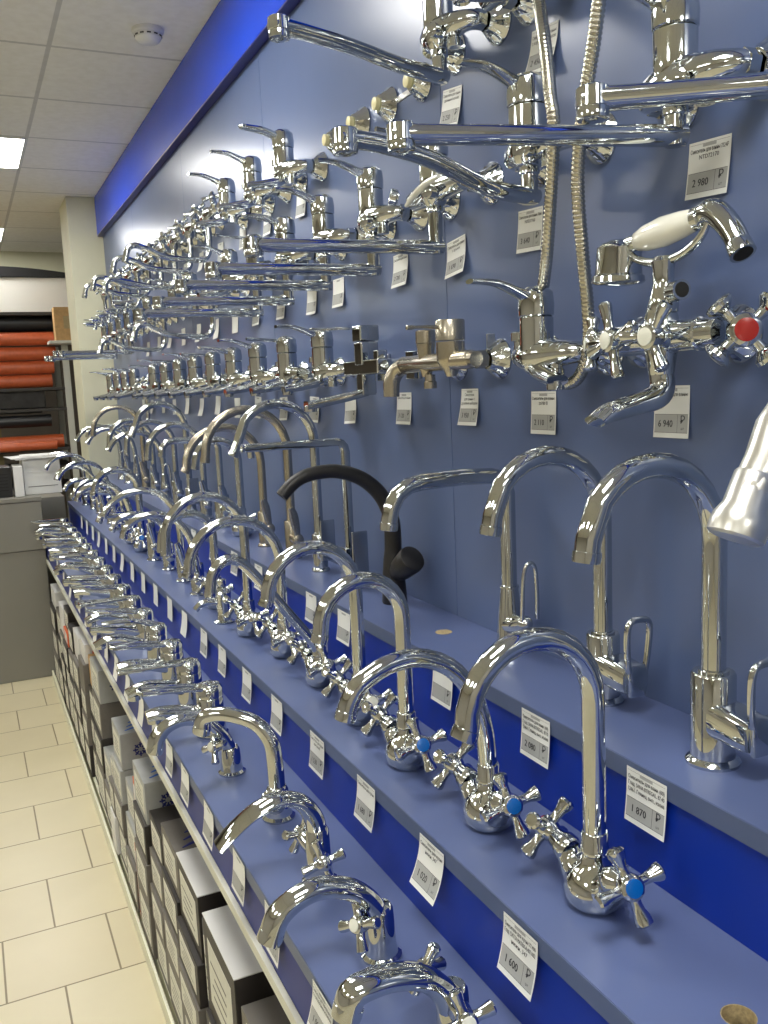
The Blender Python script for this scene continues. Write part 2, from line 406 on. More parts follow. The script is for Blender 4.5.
def wall_cross_mixer(v=0, slen=.30, m=CH, swan=True):
    root = empty('bath_mixer')
    wall_mounts(root, m)
    b = MB(); b.sweep([(-.060, -.098, .004), (-.068, -.07, 0), (-.072, 0, 0), (-.068, .07, 0), (-.060, .098, .004)], [.013, .017, .0185, .017, .013], n=18, up=(0, 0, 1), sub=3)
    for q in (-1, 1): b.sweep([(-.046, q*.075, 0), (-.066, q*.075, 0)], .0135, n=12)
    b.lathe((-.072, 0, -.034), (0, 0, 1), [(0, .014), (.010, .017), (.034, .019), (.05, .017), (.056, .010)], 18)
    b.build('body', m, root)
    for q in (-1, 1):
        A = Vector((-.35, q*.45, .75)).normalized()
        MB().lathe((-.066, q*.086, .006), A, [(0, .0135), (.014, .0135), (.022, .010), (.028, .008)], 14).build('valve_bonnet', m, root)
        cross_handle(root, Vector((-.066, q*.086, .006))+A*.036, A, r=.027, rot=.3, index=None, tip=.008)
    if swan:      # tube that drops, runs out and ends in a raised bend
        P = [(-.072, 0, -.030), (-.072, 0, -.100), (-.080, 0, -.135), (-.105, 0, -.150), (-.16, 0, -.150), (-.23, 0, -.142), (-.28, 0, -.120), (-slen-.01, 0, -.108), (-slen-.035, 0, -.118), (-slen-.045, 0, -.150)]
        if v % 2: P = [(-.072, 0, -.030), (-.072, 0, -.130), (-.084, 0, -.168), (-.11, 0, -.180), (-.2, 0, -.172), (-slen, 0, -.150), (-slen-.03, 0, -.158), (-slen-.038, 0, -.190)]
        MB().sweep(P, .0098, n=14, sub=4).build('spout', m, root)
        d = Vector(P[-1])-Vector(P[-2]); aerator(root, P[-1], d, .0105, m, .018)
    return root

def blank_mount(cap=CREAM):
    root = empty('wall_union')
    fluted_cup(root, .075, cap=cap); fluted_cup(root, -.075, cap=cap)
    MB().box((-.0015, 0, 0), (.003, .15, .012), .0005).build('mounting_strip', CHR, root)
    return root

def braided(parent, pts, r=.0098, sub=10, name='shower_hose'):
    """ringed steel hose"""
    P = catmull([tuple(p) for p in pts], sub)
    # resample evenly
    Q = [Vector(p) for p in P]; out = [Q[0]]; step = .0021; acc = 0
    for a, b in zip(Q, Q[1:]):
        L = (b-a).length; t = 0
        while acc+L-t >= step:
            t += step-acc; acc = 0; out.append(a+(b-a)*(t/L))
            if t > L: break
        acc += max(0, L-t)
    rad = [r*(.84, .98, .98)[i % 3] for i in range(len(out))]
    mb = MB(); mb.sweep([tuple(p) for p in out], rad, n=12)
    return mb.build(name, HOSE, parent, sharp=80)

def telephone_mixer():
    root = empty('bath_mixer')
    for q in (-1, 1): fluted_cup(root, q*.088+.02)
    for q in (-1, 1): MB().lathe((-.028, q*.088+.02, 0), (-1, 0, 0), [(0, .010), (.006, .010), (.006, .017), (.024, .017), (.024, .012), (.04, .012)], 6).build('union_nut', CH, root)
    b = MB()
    b.sweep([(-.09, -.125, .0), (-.09, -.02, 0), (-.09, .06, 0), (-.09, .100, 0)], [.0175, .020, .020, .015], n=20, up=(1, 0, 0), sub=3)
    for t in (-.098, -.052, .06): b.lathe((-.09, t, 0), (0, 1, 0), [(0, .018), (.002, .0205), (.006, .0205), (.008, .018)], 20)
    for q in (-1, 1): b.sweep([(-.06, q*.088+.02, 0), (-.088, q*.088+.02, 0)], .014, n=12)
    b.lathe((-.09, -.026, -.055), (0, 0, 1), [(0, .012), (.01, .016), (.035, .020), (.055, .024), (.08, .021), (.095, .016), (.11, .013)], 22)
    b.build('body', CH, root)
    cross_handle(root, (-.082, .120, .0), (-.8, .6, .05), r=.031, rot=.35, index=WHT, hub=.013, tip=.010)
    cross_handle(root, (-.082, -.150, .0), (-.6, -1, .0), r=.034, rot=.75, index=RED, hub=.0175, tip=.0175)
    for y in (.020, -.050):
        MB().lathe((-.10, y, 0), (-1, 0, 0), [(0, .015), (.012, .013), (.02, .009)], 16).build('valve_bonnet', CH, root)
    cross_handle(root, (-.130, .020, .0), (-1, .1, .0), r=.041, rot=.30, arms=4, index=WHT, hub=.0145, tip=.0090)
    cross_handle(root, (-.130, -.052, .0), (-1, -.1, .0), r=.036, rot=-.6, arms=3, index=WHT, hub=.0145, tip=.0095)
    # spout
    MB().sweep([(-.09, -.026, -.045), (-.090, -.028, -.062), (-.100, -.028, -.074), (-.130, -.023, -.082), (-.165, -.018, -.090), (-.186, -.015, -.100)], [(.0155, .0155), (.016, .016), (.0165, .016), (.0165, .0135), (.0205, .0125), (.0235, .0075)], n=20, sub=4).build('spout', CH, root)
    # riser with cradle
    r = MB(); r.lathe((-.09, -.030, .03), (0, 0, 1), [(0, .018), (.01, .019), (.02, .0165), (.035, .0130), (.052, .0130), (.062, .015), (.068, .010)], 20)
    r.sweep([(-.086, .044, .122), (-.086, .030, .106), (-.087, .004, .096), (-.088, -.026, .092), (-.087, -.061, .097), (-.086, -.088, .112), (-.086, -.100, .130)], [.0045, .005, .0055, .006, .0055, .005, .0045], n=12, sub=4, up=(1, 0, 0))
    r.build('cradle_riser', CH, root)
    o = MB().lathe((-.090, -.034, .052), (-.20, -1, .05), [(0, .009), (.016, .009), (.018, .0125), (.036, .0125), (.036, .0095), (.030, .0094)], 18).build('hose_outlet', CH, root)
    MB().lathe(Vector((-.090, -.034, .052))+Vector((-.20, -1, .05)).normalized()*.0355, (-.20, -1, .05), [(0, .0092), (.0012, .0092)], 16).build('outlet_bore', DARK, o)
    # hand shower
    g = MB().lathe((-.084, .024, .124), (0, -1, .10), [(0, .009), (.004, .013), (.02, .0165), (.05, .0185), (.08, .016), (.102, .0125), (.106, .009)], 24).build('hand_shower_grip', CER, root); tag(g, 'white ceramic grip of the hand shower')
    h = MB(); A = Vector((0, -1, .10)).normalized(); p = Vector((-.084, .024, .124))
    h.sweep([tuple(p+V(0, .030, -.010)), tuple(p+V(0, .018, -.002)), tuple(p+V(0, -.002, .0))], [.010, .011, .011], n=16, sub=3, up=(1, 0, 0))
    h.lathe(p+V(0, .034, .008), (0, .06, -1), [(0, .012), (.004, .023), (.010, .029), (.044, .0305), (.047, .034), (.054, .035), (.057, .030), (.060, .010)], 26)
    h.build('shower_head', CH, root)
    e = p+A*.106
    k = MB(); k.lathe(e-A*.004, A, [(0, .013), (.003, .0155), (.012, .0155), (.014, .012)], 20)
    k.sweep([tuple(e), tuple(e+V(0, -.018, .004)), tuple(e+V(0, -.032, -.002)), tuple(e+V(-.001, -.052, -.022)), tuple(e+V(-.002, -.066, -.044))], [.012, .0145, .015, .014, .0135], n=20, sub=4, up=(1, 0, 0))
    k.lathe(e+V(-.002, -.062, -.038), (-.05, -.55, -.84), [(0, .0135), (.002, .0150), (.016, .0150), (.016, .0115), (.014, .011)], 20)
    k.build('grip_elbow', CH, root)
    MB().lathe(e+V(-.002, -.062, -.038)+Vector((-.05, -.55, -.84)).normalized()*.0155, (-.05, -.55, -.84), [(0, .0112), (.0012, .0112)], 18).build('outlet_bore', DARK, root)
    return root

def nickel_mixer():
    root = empty('bath_mixer'); m = NI
    for q in (-1, 1): fluted_cup(root, q*.075+.012)
    for q in (-1, 1): MB().lathe((-.028, q*.075+.012, 0), (-1, 0, 0), [(0, .010), (.006, .010), (.006, .0165), (.024, .0165), (.024, .012), (.05, .012)], 6).build('union_nut', m, root)
    b = MB(); b.sweep([(-.085, -.105, 0), (-.085, -.10, 0), (-.085, 0, 0), (-.085, .16, 0), (-.085, .165, 0)], [.013, .0165, .0165, .0165, .013], n=22, up=(1, 0, 0))
    b.sweep([(-.085, -.118, 0), (-.085, -.098, 0)], .0135, n=18, up=(1, 0, 0))
    b.lathe((-.085, -.03, -.028), (0, 0, 1), [(0, .009), (.012, .014), (.024, .024), (.034, .0262), (.062, .0262)], 26)
    b.lathe((-.085, .065, -.026), (0, 0, 1), [(0, .009), (.012, .012), (.026, .015), (.05, .0165), (.062, .0185)], 22)
    b.build('body', m, root)
    c = MB(); c.lathe((-.085, -.03, .0365), (0, 0, 1), [(0, .0268), (.034, .0268), (.036, .0255), (.036, .02)], 28)
    c.sweep([(-.108, -.03, .060), (-.135, -.03, .061), (-.172, -.03, .060)], [(.0035, .0035), (.003, .003), (.003, .003)], n=10)
    c.lathe((-.160, -.03, .060), (-1, 0, 0), [(0, .0042), (.012, .0042), (.013, .003)], 12)
    c.build('lever_handle', m, root)
    MB().lathe((-.085, .065, .037), (0, 0, 1), [(0, .019), (.022, .019), (.024, .017)], 22).build('diverter_knob', m, root)
    MB().lathe((-.085, .052, -.022), (0, 0, -1), [(0, .010), (.012, .010), (.014, .0125), (.026, .0125), (.026, .009)], 18).build('shower_outlet', m, root)
    MB().sweep([(-.085, .16, -.002), (-.090, .182, -.010), (-.098, .192, -.030), (-.100, .193, -.062)], [.0165, .017, .017, .0165], n=20, sub=4, up=(1, 0, 0)).build('spout', m, root)
    s = MB(); s.box((-.02, -.062, .014), (.018, .004, .062), .0018); s.build('wall_clip', CHR, root)
    return root

def square_mixer():
    root = empty('bath_mixer')
    for q in (-1, 1): MB().box((-.005, q*.075, 0), (.01, .06, .06), .002).build('escutcheon', CH, root)
    b = MB()
    for q in (-1, 1): b.sweep([(-.008, q*.075, 0), (-.07, q*.075, 0)], .014, n=12)
    b.box((-.082, 0, 0), (.036, .185, .032), .004); b.box((-.082, 0, .030), (.042, .042, .05), .004); b.box((-.082, .006, -.035), (.034, .034, .05), .003)
    b.build('body', CH, root)
    c = MB(); c.box((-.082, 0, .073), (.046, .046, .034), .004); c.box((-.150, 0, .084), (.120, .012, .005), .002); c.build('lever_handle', CH, root)
    MB().sweep([(-.082, .006, -.052), (-.125, .012, -.062), (-.20, .016, -.074), (-.222, .017, -.076)], [(.016, .009)]*4, n=20, sub=2, sq=5).build('spout', CH, root)
    aerator(root, (-.212, .0165, -.080), (0, 0, -1), .013, CH, .014)
    d = MB(); d.box((-.082, -.072, .024), (.024, .024, .02), .003); d.build('diverter_knob', CH, root)
    return root
# ------------------------------------------------------------------ camera
cx, cy, F = 384., 512., 891.
vy = Vector((-38-cx, 404-cy, F)).normalized(); vx = Vector((2320-cx, 299-cy, F)); vx = (vx-vy*vx.dot(vy)).normalized()
vd = vy.cross(vx).normalized()
if vd.y < 0: vd = -vd
vz = -vd                                     # world axes seen in lens coordinates (x right, y down, z forward)
camd = bpy.data.cameras.new('camera'); cam = bpy.data.objects.new('camera', camd); C.objects.link(cam)
right = Vector((vx.x, vy.x, vz.x)); down = Vector((vx.y, vy.y, vz.y)); fwd = Vector((vx.z, vy.z, vz.z))
R = Matrix((right, -down, -fwd)).transposed()
cam.matrix_world = Matrix.Translation((0, 0, H)) @ R.to_4x4()
camd.sensor_fit = 'HORIZONTAL'; camd.sensor_width = 36; camd.lens = F/768*36; camd.clip_start = .02; camd.clip_end = 60
bpy.context.scene.camera = cam

# ------------------------------------------------------------------ room
XW = .89; YE = 5.62; YW = 5.87; YN = -1.4; CEIL = H+1.22
def simple(name, c, d, m, kind='structure', bev=0, parent=None):
    o = MB().box(c, d, bev).build(name, m, parent)
    if kind and not parent: o['kind'] = kind
    return o
def tiles(name, cA, cB, cM, bw, rh, ox, oy, off, mort, rough, bias=0, nsc=3, bump=.3):
    m = bpy.data.materials.new(name); m.use_nodes = True; nt = m.node_tree; b = nt.nodes['Principled BSDF']
    g = nt.nodes.new('ShaderNodeNewGeometry'); mp = nt.nodes.new('ShaderNodeMapping'); mp.inputs['Location'].default_value = (ox, oy, 0)
    br = nt.nodes.new('ShaderNodeTexBrick'); br.offset = off; br.offset_frequency = 2; br.squash = 1
    br.inputs['Color1'].default_value = (*cA, 1); br.inputs['Color2'].default_value = (*cB, 1); br.inputs['Mortar'].default_value = (*cM, 1)
    br.inputs['Scale'].default_value = 1; br.inputs['Brick Width'].default_value = bw; br.inputs['Row Height'].default_value = rh
    br.inputs['Mortar Size'].default_value = mort; br.inputs['Mortar Smooth'].default_value = .2; br.inputs['Bias'].default_value = bias
    nz = nt.nodes.new('ShaderNodeTexNoise'); nz.inputs['Scale'].default_value = nsc; nz.inputs['Detail'].default_value = 6
    mx = nt.nodes.new('ShaderNodeMix'); mx.data_type = 'RGBA'; mx.blend_type = 'MULTIPLY'; mx.inputs[0].default_value = 1
    rp = nt.nodes.new('ShaderNodeValToRGB'); rp.color_ramp.elements[0].color = (.93, .925, .91, 1); rp.color_ramp.elements[1].color = (1, 1, 1, 1); rp.color_ramp.elements[0].position = .3; rp.color_ramp.elements[1].position = .65
    nt.links.new(g.outputs['Position'], mp.inputs['Vector']); nt.links.new(mp.outputs['Vector'], br.inputs['Vector']); nt.links.new(g.outputs['Position'], nz.inputs['Vector'])
    nt.links.new(nz.outputs['Fac'], rp.inputs['Fac']); nt.links.new(br.outputs['Color'], mx.inputs[6]); nt.links.new(rp.outputs['Color'], mx.inputs[7]); nt.links.new(mx.outputs[2], b.inputs['Base Color'])
    b.inputs['Roughness'].default_value = rough
    bp = nt.nodes.new('ShaderNodeBump'); bp.invert = True; bp.inputs['Strength'].default_value = bump; bp.inputs['Distance'].default_value = .002
    nt.links.new(br.outputs['Fac'], bp.inputs['Height']); nt.links.new(bp.outputs['Normal'], b.inputs['Normal'])
    return m
bw, rh = .2936, .3009
FLOORM = tiles('beige_floor_tile', s2l(208, 199, 168), s2l(203, 193, 162), s2l(128, 116, 88), bw, rh, -.0966+.5*bw+20*bw, -2.694+20*rh, .5, .003, .32)
CEILM = tiles('mineral_ceiling_tile', s2l(242, 240, 231), s2l(239, 238, 228), s2l(205, 204, 196), .59, .59, -.397+.59*20, -3.462+.59*20, 0, .009, .8, nsc=30, bump=-.3)
XL = -4.2; YB = -3.2; YF = 9.6
simple('floor', ((XL+2)/2, (YB+YF)/2, -.025), (2-XL, YF-YB, .05), FLOORM)
simple('ceiling', ((XL+2)/2, (YB+YF)/2, CEIL+.025), (2-XL, YF-YB, .05), CEILM)
plaster = mat('cream_plaster', s2l(206, 204, 178), .75, noise=.03, nscale=8)
wallw = mat('store_wall_paint', s2l(176, 170, 156), .8, noise=.03, nscale=2)
farw = mat('dark_beige_store_wall_paint', s2l(96, 88, 78), .85, noise=.1, nscale=3)  # dark beige paint of the far and side passage walls
simple('wall_left', (XL-.05, (YB+YF)/2, CEIL/2), (.1, YF-YB, CEIL), wallw)
simple('wall_back', ((XL+2)/2, YB-.05, CEIL/2), (2-XL, .1, CEIL), wallw)
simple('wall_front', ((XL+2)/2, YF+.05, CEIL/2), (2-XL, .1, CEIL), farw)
# display wall: laminated panels with hairline joints
seams = [YB, -.55, .50, 1.58, 2.66, 3.71, 4.86, YW]
wp = MB()
for a, b in zip(seams, seams[1:]): wp.box((XW+.009, (a+b)/2, CEIL/2), (.018, b-a-.0018, CEIL-.002), .0006)
wp.box((XW+.05, (YB+YW)/2, CEIL/2), (.06, YW-YB-.02, CEIL-.002))
o = wp.build('wall_right', WALLM); o['kind'] = 'structure'
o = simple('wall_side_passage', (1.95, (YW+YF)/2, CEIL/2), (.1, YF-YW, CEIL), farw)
pl = MB().box((.91, YW+.20, CEIL/2), (.44, .38, CEIL-.004), .004).build('pillar', plaster)
tag(pl, 'cream painted square pillar at the far end of the faucet wall', 'pillar')

fb = empty('fascia_board', (XW, 0, CEIL))
tag(fb, 'glossy royal blue fascia board along the top of the faucet wall', 'fascia')
MB().box((-.017, (YN+5.89)/2, -.1155), (.030, 5.89-YN, .225), .001).build('face_board', HEADM, fb)
MB().box((-.016, (YN+5.89)/2, -.2310), (.032, 5.89-YN, .006), .001).build('bottom_edge_band', HEADB, fb)

# ------------------------------------------------------------------ ceiling lights and smoke detector
DIFF = mat('light_diffuser', (.9, .9, .88), .5, emit=(1, .985, .94, 25))
FRM = mat('white_metal_frame', s2l(225, 225, 220), .4)
def ceiling_light():
    r = empty('ceiling_light')
    MB().box((0, 0, -.004), (.575, .575, .003)).build('diffuser', DIFF, r)
    f = MB()
    for q in (-1, 1):
        f.box((q*.291, 0, -.004), (.012, .594, .010), .001); f.box((0, q*.291, -.004), (.57, .012, .010), .001)
    f.build('frame', FRM, r)
    return r
CL = None
lights = [(.102, 4.94), (.102, 7.30), (.102, 2.58), (.102, .22), (.102, -2.14), (-2.26, 4.94), (-2.26, 7.30), (-2.26, 2.58), (-2.26, .22), (-2.26, -2.14)]
LN = ['over the aisle just before the counter', 'over the aisle beyond the counter', 'over the aisle beside the middle of the display stand', 'over the aisle beside the tallest arched faucets', 'over the aisle behind the viewer', 'over the next aisle level with the counter', 'over the next aisle beyond the counter', 'over the next aisle level with the stand', 'over the next aisle level with the viewer', 'over the next aisle behind the viewer']
for i, (x, y) in enumerate(lights):
    if CL is None: CL = o = ceiling_light()
    else: o = copy_tree(CL)
    o.location = (x, y, CEIL)
    tag(o, 'bright square ceiling light panel '+LN[i], 'ceiling light', 'ceiling light panels')
sd = empty('smoke_detector', (.69, 3.21, CEIL)); tag(sd, 'round white smoke detector on the ceiling tile near the blue fascia', 'smoke detector')
PLAS = mat('detector_plastic', s2l(222, 222, 216), .4)
MB().lathe((0, 0, 0), (0, 0, -1), [(0, .052), (.012, .052), (.016, .048), (.017, .046)], 32).build('base', PLAS, sd)
MB().lathe((0, 0, -.016), (0, 0, -1), [(0, .044), (.014, .044), (.024, .036), (.029, .022), (.030, .002)], 32).build('sensor_cap', PLAS, sd)
sl = MB()
for k in range(7): a = PI*(.95+.17*k); sl.box((.0445*math.cos(a), .0445*math.sin(a), -.024), (.003, .013, .004), 0, Matrix.Rotation(a, 3, 'Z'))
sl.build('vent_slots', INK, sd)

# ------------------------------------------------------------------ display stand
Z0 = H-.80; Z1 = H-.775; Z2 = H-.63; Z3 = H-.482
X0, X1, X2, X3 = .31, .349, .536, .718
ds = empty('display_stand', (0, 0, 0)); tag(ds, 'long blue laminate display stand with three steps of faucets along the wall', 'display stand')
YT = 5.86; ym = (YN+YE)/2; yl = YE-YN
def board_hole(x0, x1, y0, y1, z0, z1, hx, hy, r, n=32):
    mb = MB(); s = (x1-x0)/2; xm = (x0+x1)/2
    mb.box((xm, (y0+hy-s)/2, (z0+z1)/2), (x1-x0, hy-s-y0, z1-z0)); mb.box((xm, (hy+s+y1)/2, (z0+z1)/2), (x1-x0, y1-hy-s, z1-z0))
    vs = []; fs = []
    for z in (z0, z1):
        for j in range(n):
            a = 2*PI*j/n; vs.append((hx+r*math.cos(a), hy+r*math.sin(a), z))
        for j in range(n):
            a = 2*PI*j/n; c, d = math.cos(a), math.sin(a); k = s/max(abs(c), abs(d)); vs.append((xm+c*k, hy+d*k, z))
    for j in range(n):
        k = (j+1) % n
        fs.append((j, k, n+k, n+j)); fs.append((2*n+j, 3*n+j, 3*n+k, 2*n+k)); fs.append((n+j, n+k, 3*n+k, 3*n+j))
    mb.add(vs, fs); return mb
def hole_liner(parent, hx, hy, z0, z1, r, n=32):
    mb = MB(); vs = []; fs = []
    for z, q in ((z0, r-.0002), (z1-.0003, r-.0002), (z1-.0003, r-.0012), (z0, r-.0012)):
        for j in range(n): a = 2*PI*j/n; vs.append((hx+q*math.cos(a), hy+q*math.sin(a), z))
    for i in range(4):
        for j in range(n): k = (j+1) % n; fs.append((i*n+j, i*n+k, ((i+1) % 4)*n+k, ((i+1) % 4)*n+j))
    mb.add(vs, fs); return tag(mb.build('mounting_hole', WOOD, parent), 'bare chipboard rim of an empty mounting hole')
EDGED = [(Z1, X1, X2, 'lower_step', None), (Z2, X2, X3, 'middle_step', (.632, .586, .0175)), (Z3, X3, XW, 'upper_step', (.806, 1.488, .0165))]
for z, xa, xb, nm, hole in EDGED:
    ye = YE if nm == 'lower_step' else YT
    ym = (YN+ye)/2; yl = ye-YN
    t = .026 if nm != 'lower_step' else .0245
    xb2 = xb+.004 if nm != 'upper_step' else xb-.0005
    if hole and nm == 'middle_step':
        board_hole(xa+.0008, xb2, YN, ye, z-t, z, *hole).build(nm, SHELF, ds); hole_liner(ds, hole[0], hole[1], z-t, z, hole[2])
    else:
        MB().box(((xa+.0008+xb2)/2, ym, z-t/2), (xb2-xa-.0008, yl, t)).build(nm, SHELF, ds)
    if nm == 'upper_step':
        d = MB().lathe((hole[0], hole[1], z), (0, 0, 1), [(0, hole[2]), (.0006, hole[2]), (.0008, hole[2]-.001)], 32).build('hole_plug', WOOD, ds); tag(d, 'tan chipboard plug in the upper step')
    MB().box((xa, ym, z-t/2-.0002), (.0016, yl, t-.0008), .0003).build('edge_band', EDGE, ds)
ym = (YN+YE)/2; yl = YE-YN
MB().box(((X2+.012), (YN+YT)/2, (Z1+Z2-.026)/2), (.016, YT-YN, Z2-.026-Z1-.0005)).build('riser_board', RISE, ds)
MB().box(((X3+.012), (YN+YT)/2, (Z2+Z3-.026)/2), (.016, YT-YN, Z3-.026-Z2-.0005)).build('riser_board', RISE, ds)
ZR = H-.893
MB().box((X1+.013, ym, (Z1-.0255+ZR)/2), (.018, yl, Z1-.0255-ZR-.0005)).build('front_fascia', DECKM, ds)
MB().box(((X1+XW)/2+.006, ym, ZR-.0115), (XW-X1-.02, yl, .018)).build('deck_board', DECKM, ds)
MB().box((X1-.001, ym, ZR-.0105), (.010, yl, .021), .0010).build('front_rail', RAILM, ds)
yb = (YN+5.25)/2; lb_ = 5.25-YN
MB().box((.60, yb, .025), (.54, lb_, .045), .001).build('bottom_shelf', BASEM, ds)
rl = MB(); rl.box((X0+.005, yb, .026), (.008, lb_, .052), .0015); rl.build('base_strip', BASEM, ds)
backp = mat('dark_back_board', (.035, .035, .04), .8)
MB().box((XW-.02, yb, (ZR-.035+.09)/2), (.02, lb_, ZR-.035-.05)).build('back_board', backp, ds)
MB().box(((X0+XW)/2+.03, 5.23, (ZR-.035+.10)/2), (XW-X0-.10, .018, ZR-.035-.10)).build('end_board', backp, ds)

# ------------------------------------------------------------------ price tags
TW, TH = .071, .070
def text_poly(s, size, font_res=2):
    cu = bpy.data.curves.new('t', 'FONT'); cu.body = s; cu.size = size; cu.align_x = 'CENTER'; cu.resolution_u = font_res
    ob = bpy.data.objects.new('t', cu); C.objects.link(ob)
    dg = bpy.context.evaluated_depsgraph_get(); me = bpy.data.meshes.new_from_object(ob.evaluated_get(dg))
    vs = [(v.co.x, v.co.y) for v in me.vertices]; fs = [tuple(p.vertices) for p in me.polygons]
    bpy.data.objects.remove(ob); bpy.data.curves.remove(cu); bpy.data.meshes.remove(me)
    return vs, fs
def make_tag(price=None, lines=(), curl=.006, w=TW, h=TH, taper=0, name='price_tag', frame=True, clip=True):
    sx = lambda v: -curl*(min(1, max(0, -v/h))**2)
    wf = lambda v: 1-taper*(1+v/h)
    n = 7; vs = []; fs = []
    for i in range(n+1):
        v = -h*i/n
        for u in (-w/2, w/2):
            for t in (0, .00025): vs.append((sx(v)-.0004-t, -u*wf(v), v))
    for i in range(n):
        a = i*4; b = a+4
        fs += [(a, a+2, b+2, b), (a+1, b+1, b+3, a+3), (a, b, b+1, a+1), (a+2, a+3, b+3, b+2)]
    fs += [(0, 1, 3, 2), (n*4, n*4+2, n*4+3, n*4+1)]
    mb = MB(); mb.add(vs, fs); o = mb.build(name, PAPER)
    def put(vv, ff, x0=-.0011):
        # flat artwork laid on the curved sheet
        return [(sx(v)+x0, -u*wf(v), v) for u, v in vv], ff
    def strip(u0, u1, v0, v1, m=6):
        a = []; f = []
        for i in range(m+1):
            v = v0+(v1-v0)*i/m; a += [(u0, v), (u1, v)]
        for i in range(m): f.append((2*i, 2*i+1, 2*i+3, 2*i+2))
        return a, f
    if price is not None:
        g = MB(); g.add(*put(*strip(-w*.47, w*.47, -h*.55, -h*.90), x0=-.0009)); g.add(*put(*strip(-w*.16, w*.16, -h*.055, -h*.11, 1), x0=-.0009))
        g.build('grey_panel', PGREY, o)
        t = MB(); k = w*.005
        for (u0, u1, v0, v1) in ((-w*.47, w*.47, -h*.545, -h*.552), (-w*.47, w*.47, -h*.895, -h*.902), (w*.18, w*.187, -h*.55, -h*.90), (-w*.47, w*.47, -h*.05, -h*.054)):
            t.add(*put(*strip(u0, u1, v0, v1, 5 if abs(v1-v0) > .01 else 1)))
        def txt(s, size, u, v, squeeze=1, bold=0):
            a, f = text_poly(s, size)
            if not a: return
            wd = max(p[0] for p in a)-min(p[0] for p in a)
            q = min(1, w*.90/wd) if wd > 0 else 1
            t.add(*put([(u+p[0]*q*squeeze, v+p[1]) for p in a], f))
            if bold: t.add(*put([(u+p[0]*q*squeeze+bold, v+p[1]) for p in a], f, x0=-.00115))
        vv = -h*.20
        for s in lines: txt(s, h*.105, 0, vv, bold=.0002); vv -= h*.115
        if price: txt(price, h*.19, -w*.16, -h*.79, .92, bold=.0006); 
        txt('Р', h*.21, w*.325, -h*.72, bold=.0004); t.add(*put(*strip(w*.26, w*.34, -h*.675, -h*.688, 1)))
        txt('шт', h*.07, w*.33, -h*.84)
        t.build('printed_text', INK, o)
    return o
def put_tag(o, x, y, z, label, group, rx=0, rz=0, ry=0):
    o.location = (x, y, z); o.rotation_euler = (rx, ry, rz)
    return tag(o, label, 'price tag', group)
# ------------------------------------------------------------------ faucets standing on the steps
def ordn(i): return ORD[i] if i < len(ORD) else 'furthest'
PROTO = {}
def use(key, fn):
    """first call builds the faucet, later calls copy it with all its parts"""
    if key not in PROTO: PROTO[key] = fn(); return PROTO[key]
    return copy_tree(PROTO[key])
def place(o, x, y, z, label, cat, group, rz=0):
    o.location = (x, y, z); o.rotation_euler = (0, 0, rz); return tag(o, label, cat, group)

GM = 'kitchen faucets on the middle step'; GU = 'tall faucets on the upper step'; GL = 'basin faucets on the lower step'
def q(path, z=0): return [(a, 0, b) for a, b in path]
K2 = q([(0, .055), (-.001, .10), (-.006, .15), (-.024, .205), (-.060, .247), (-.105, .266), (-.150, .264), (-.190, .246), (-.206, .226), (-.212, .210)])
K5 = q([(0, .055), (-.006, .080), (-.022, .108), (-.060, .160), (-.100, .214), (-.130, .254), (-.156, .284), (-.180, .297), (-.204, .290), (-.220, .268), (-.226, .236)])
SW = q([(0, .04), (-.001, .12), (-.004, .20), (-.022, .262), (-.062, .305), (-.115, .320), (-.170, .312), (-.215, .285), (-.238, .252)])
mid = []
place(use('k1', lambda: kitchen_cross(path=arc_path(.170, .258, .004), r=.0138)), .631, .806, Z2, 'tallest chrome arched kitchen faucet with blue-buttoned cross handle at near end of middle step', 'faucet', GM)
place(use('k2', lambda: kitchen_cross(path=[p for p in catmull(K2, 3)], r=.0132, tilt=.3)), .624, 1.034, Z2, 'chrome kitchen faucet with low swan spout and blue button, second on middle step', 'faucet', GM)
place(use('k3', lambda: kitchen_cross(path=arc_path(.142, .255, .010), r=.0130)), .615, 1.276, Z2, 'chrome arched faucet with four-arm cross handles, third from near end of middle step', 'faucet', GM)
place(use('k4', lambda: kitchen_cross(path=arc_path(.170, .262, .004), r=.0128, index=(WHT, None), s=.95)), .626, 1.493, Z2, 'chrome arched faucet with pale-buttoned cross handle, fourth from near end of middle step', 'faucet', GM)
place(use('k5', lambda: kitchen_cross(path=[p for p in catmull(K5, 3)], r=.0112, index=(None, None), s=.9)), .638, 1.733, Z2, 'chrome faucet whose spout slants straight up and hooks over, standing on middle step', 'faucet', GM)
place(use('k6', lambda: kitchen_cross(path=arc_path(.215, .232, .004), r=.0122, index=(None, None), s=.95)), .640, 1.978, Z2, 'chrome kitchen faucet with wide arched spout, sixth from near end of middle step', 'faucet', GM)
place(use('pt', pillar_tap), .598, 2.375, Z2, 'small chrome pillar tap with flared waist at the front of middle step', 'tap', None)
place(use('k7', lambda: kitchen_cross(path=arc_path(.200, .275, .03), r=.0118, index=(None, None), s=.95)), .622, 2.205, Z2, 'chrome kitchen faucet with high wide arch, seventh on middle step', 'faucet', GM)
place(use('k8', lambda: kitchen_cross(path=arc_path(.150, .215, .02), r=.0118, index=(None, None), s=.9)), .625, 2.545, Z2, 'chrome kitchen faucet with small round arch, eighth on middle step', 'faucet', GM)
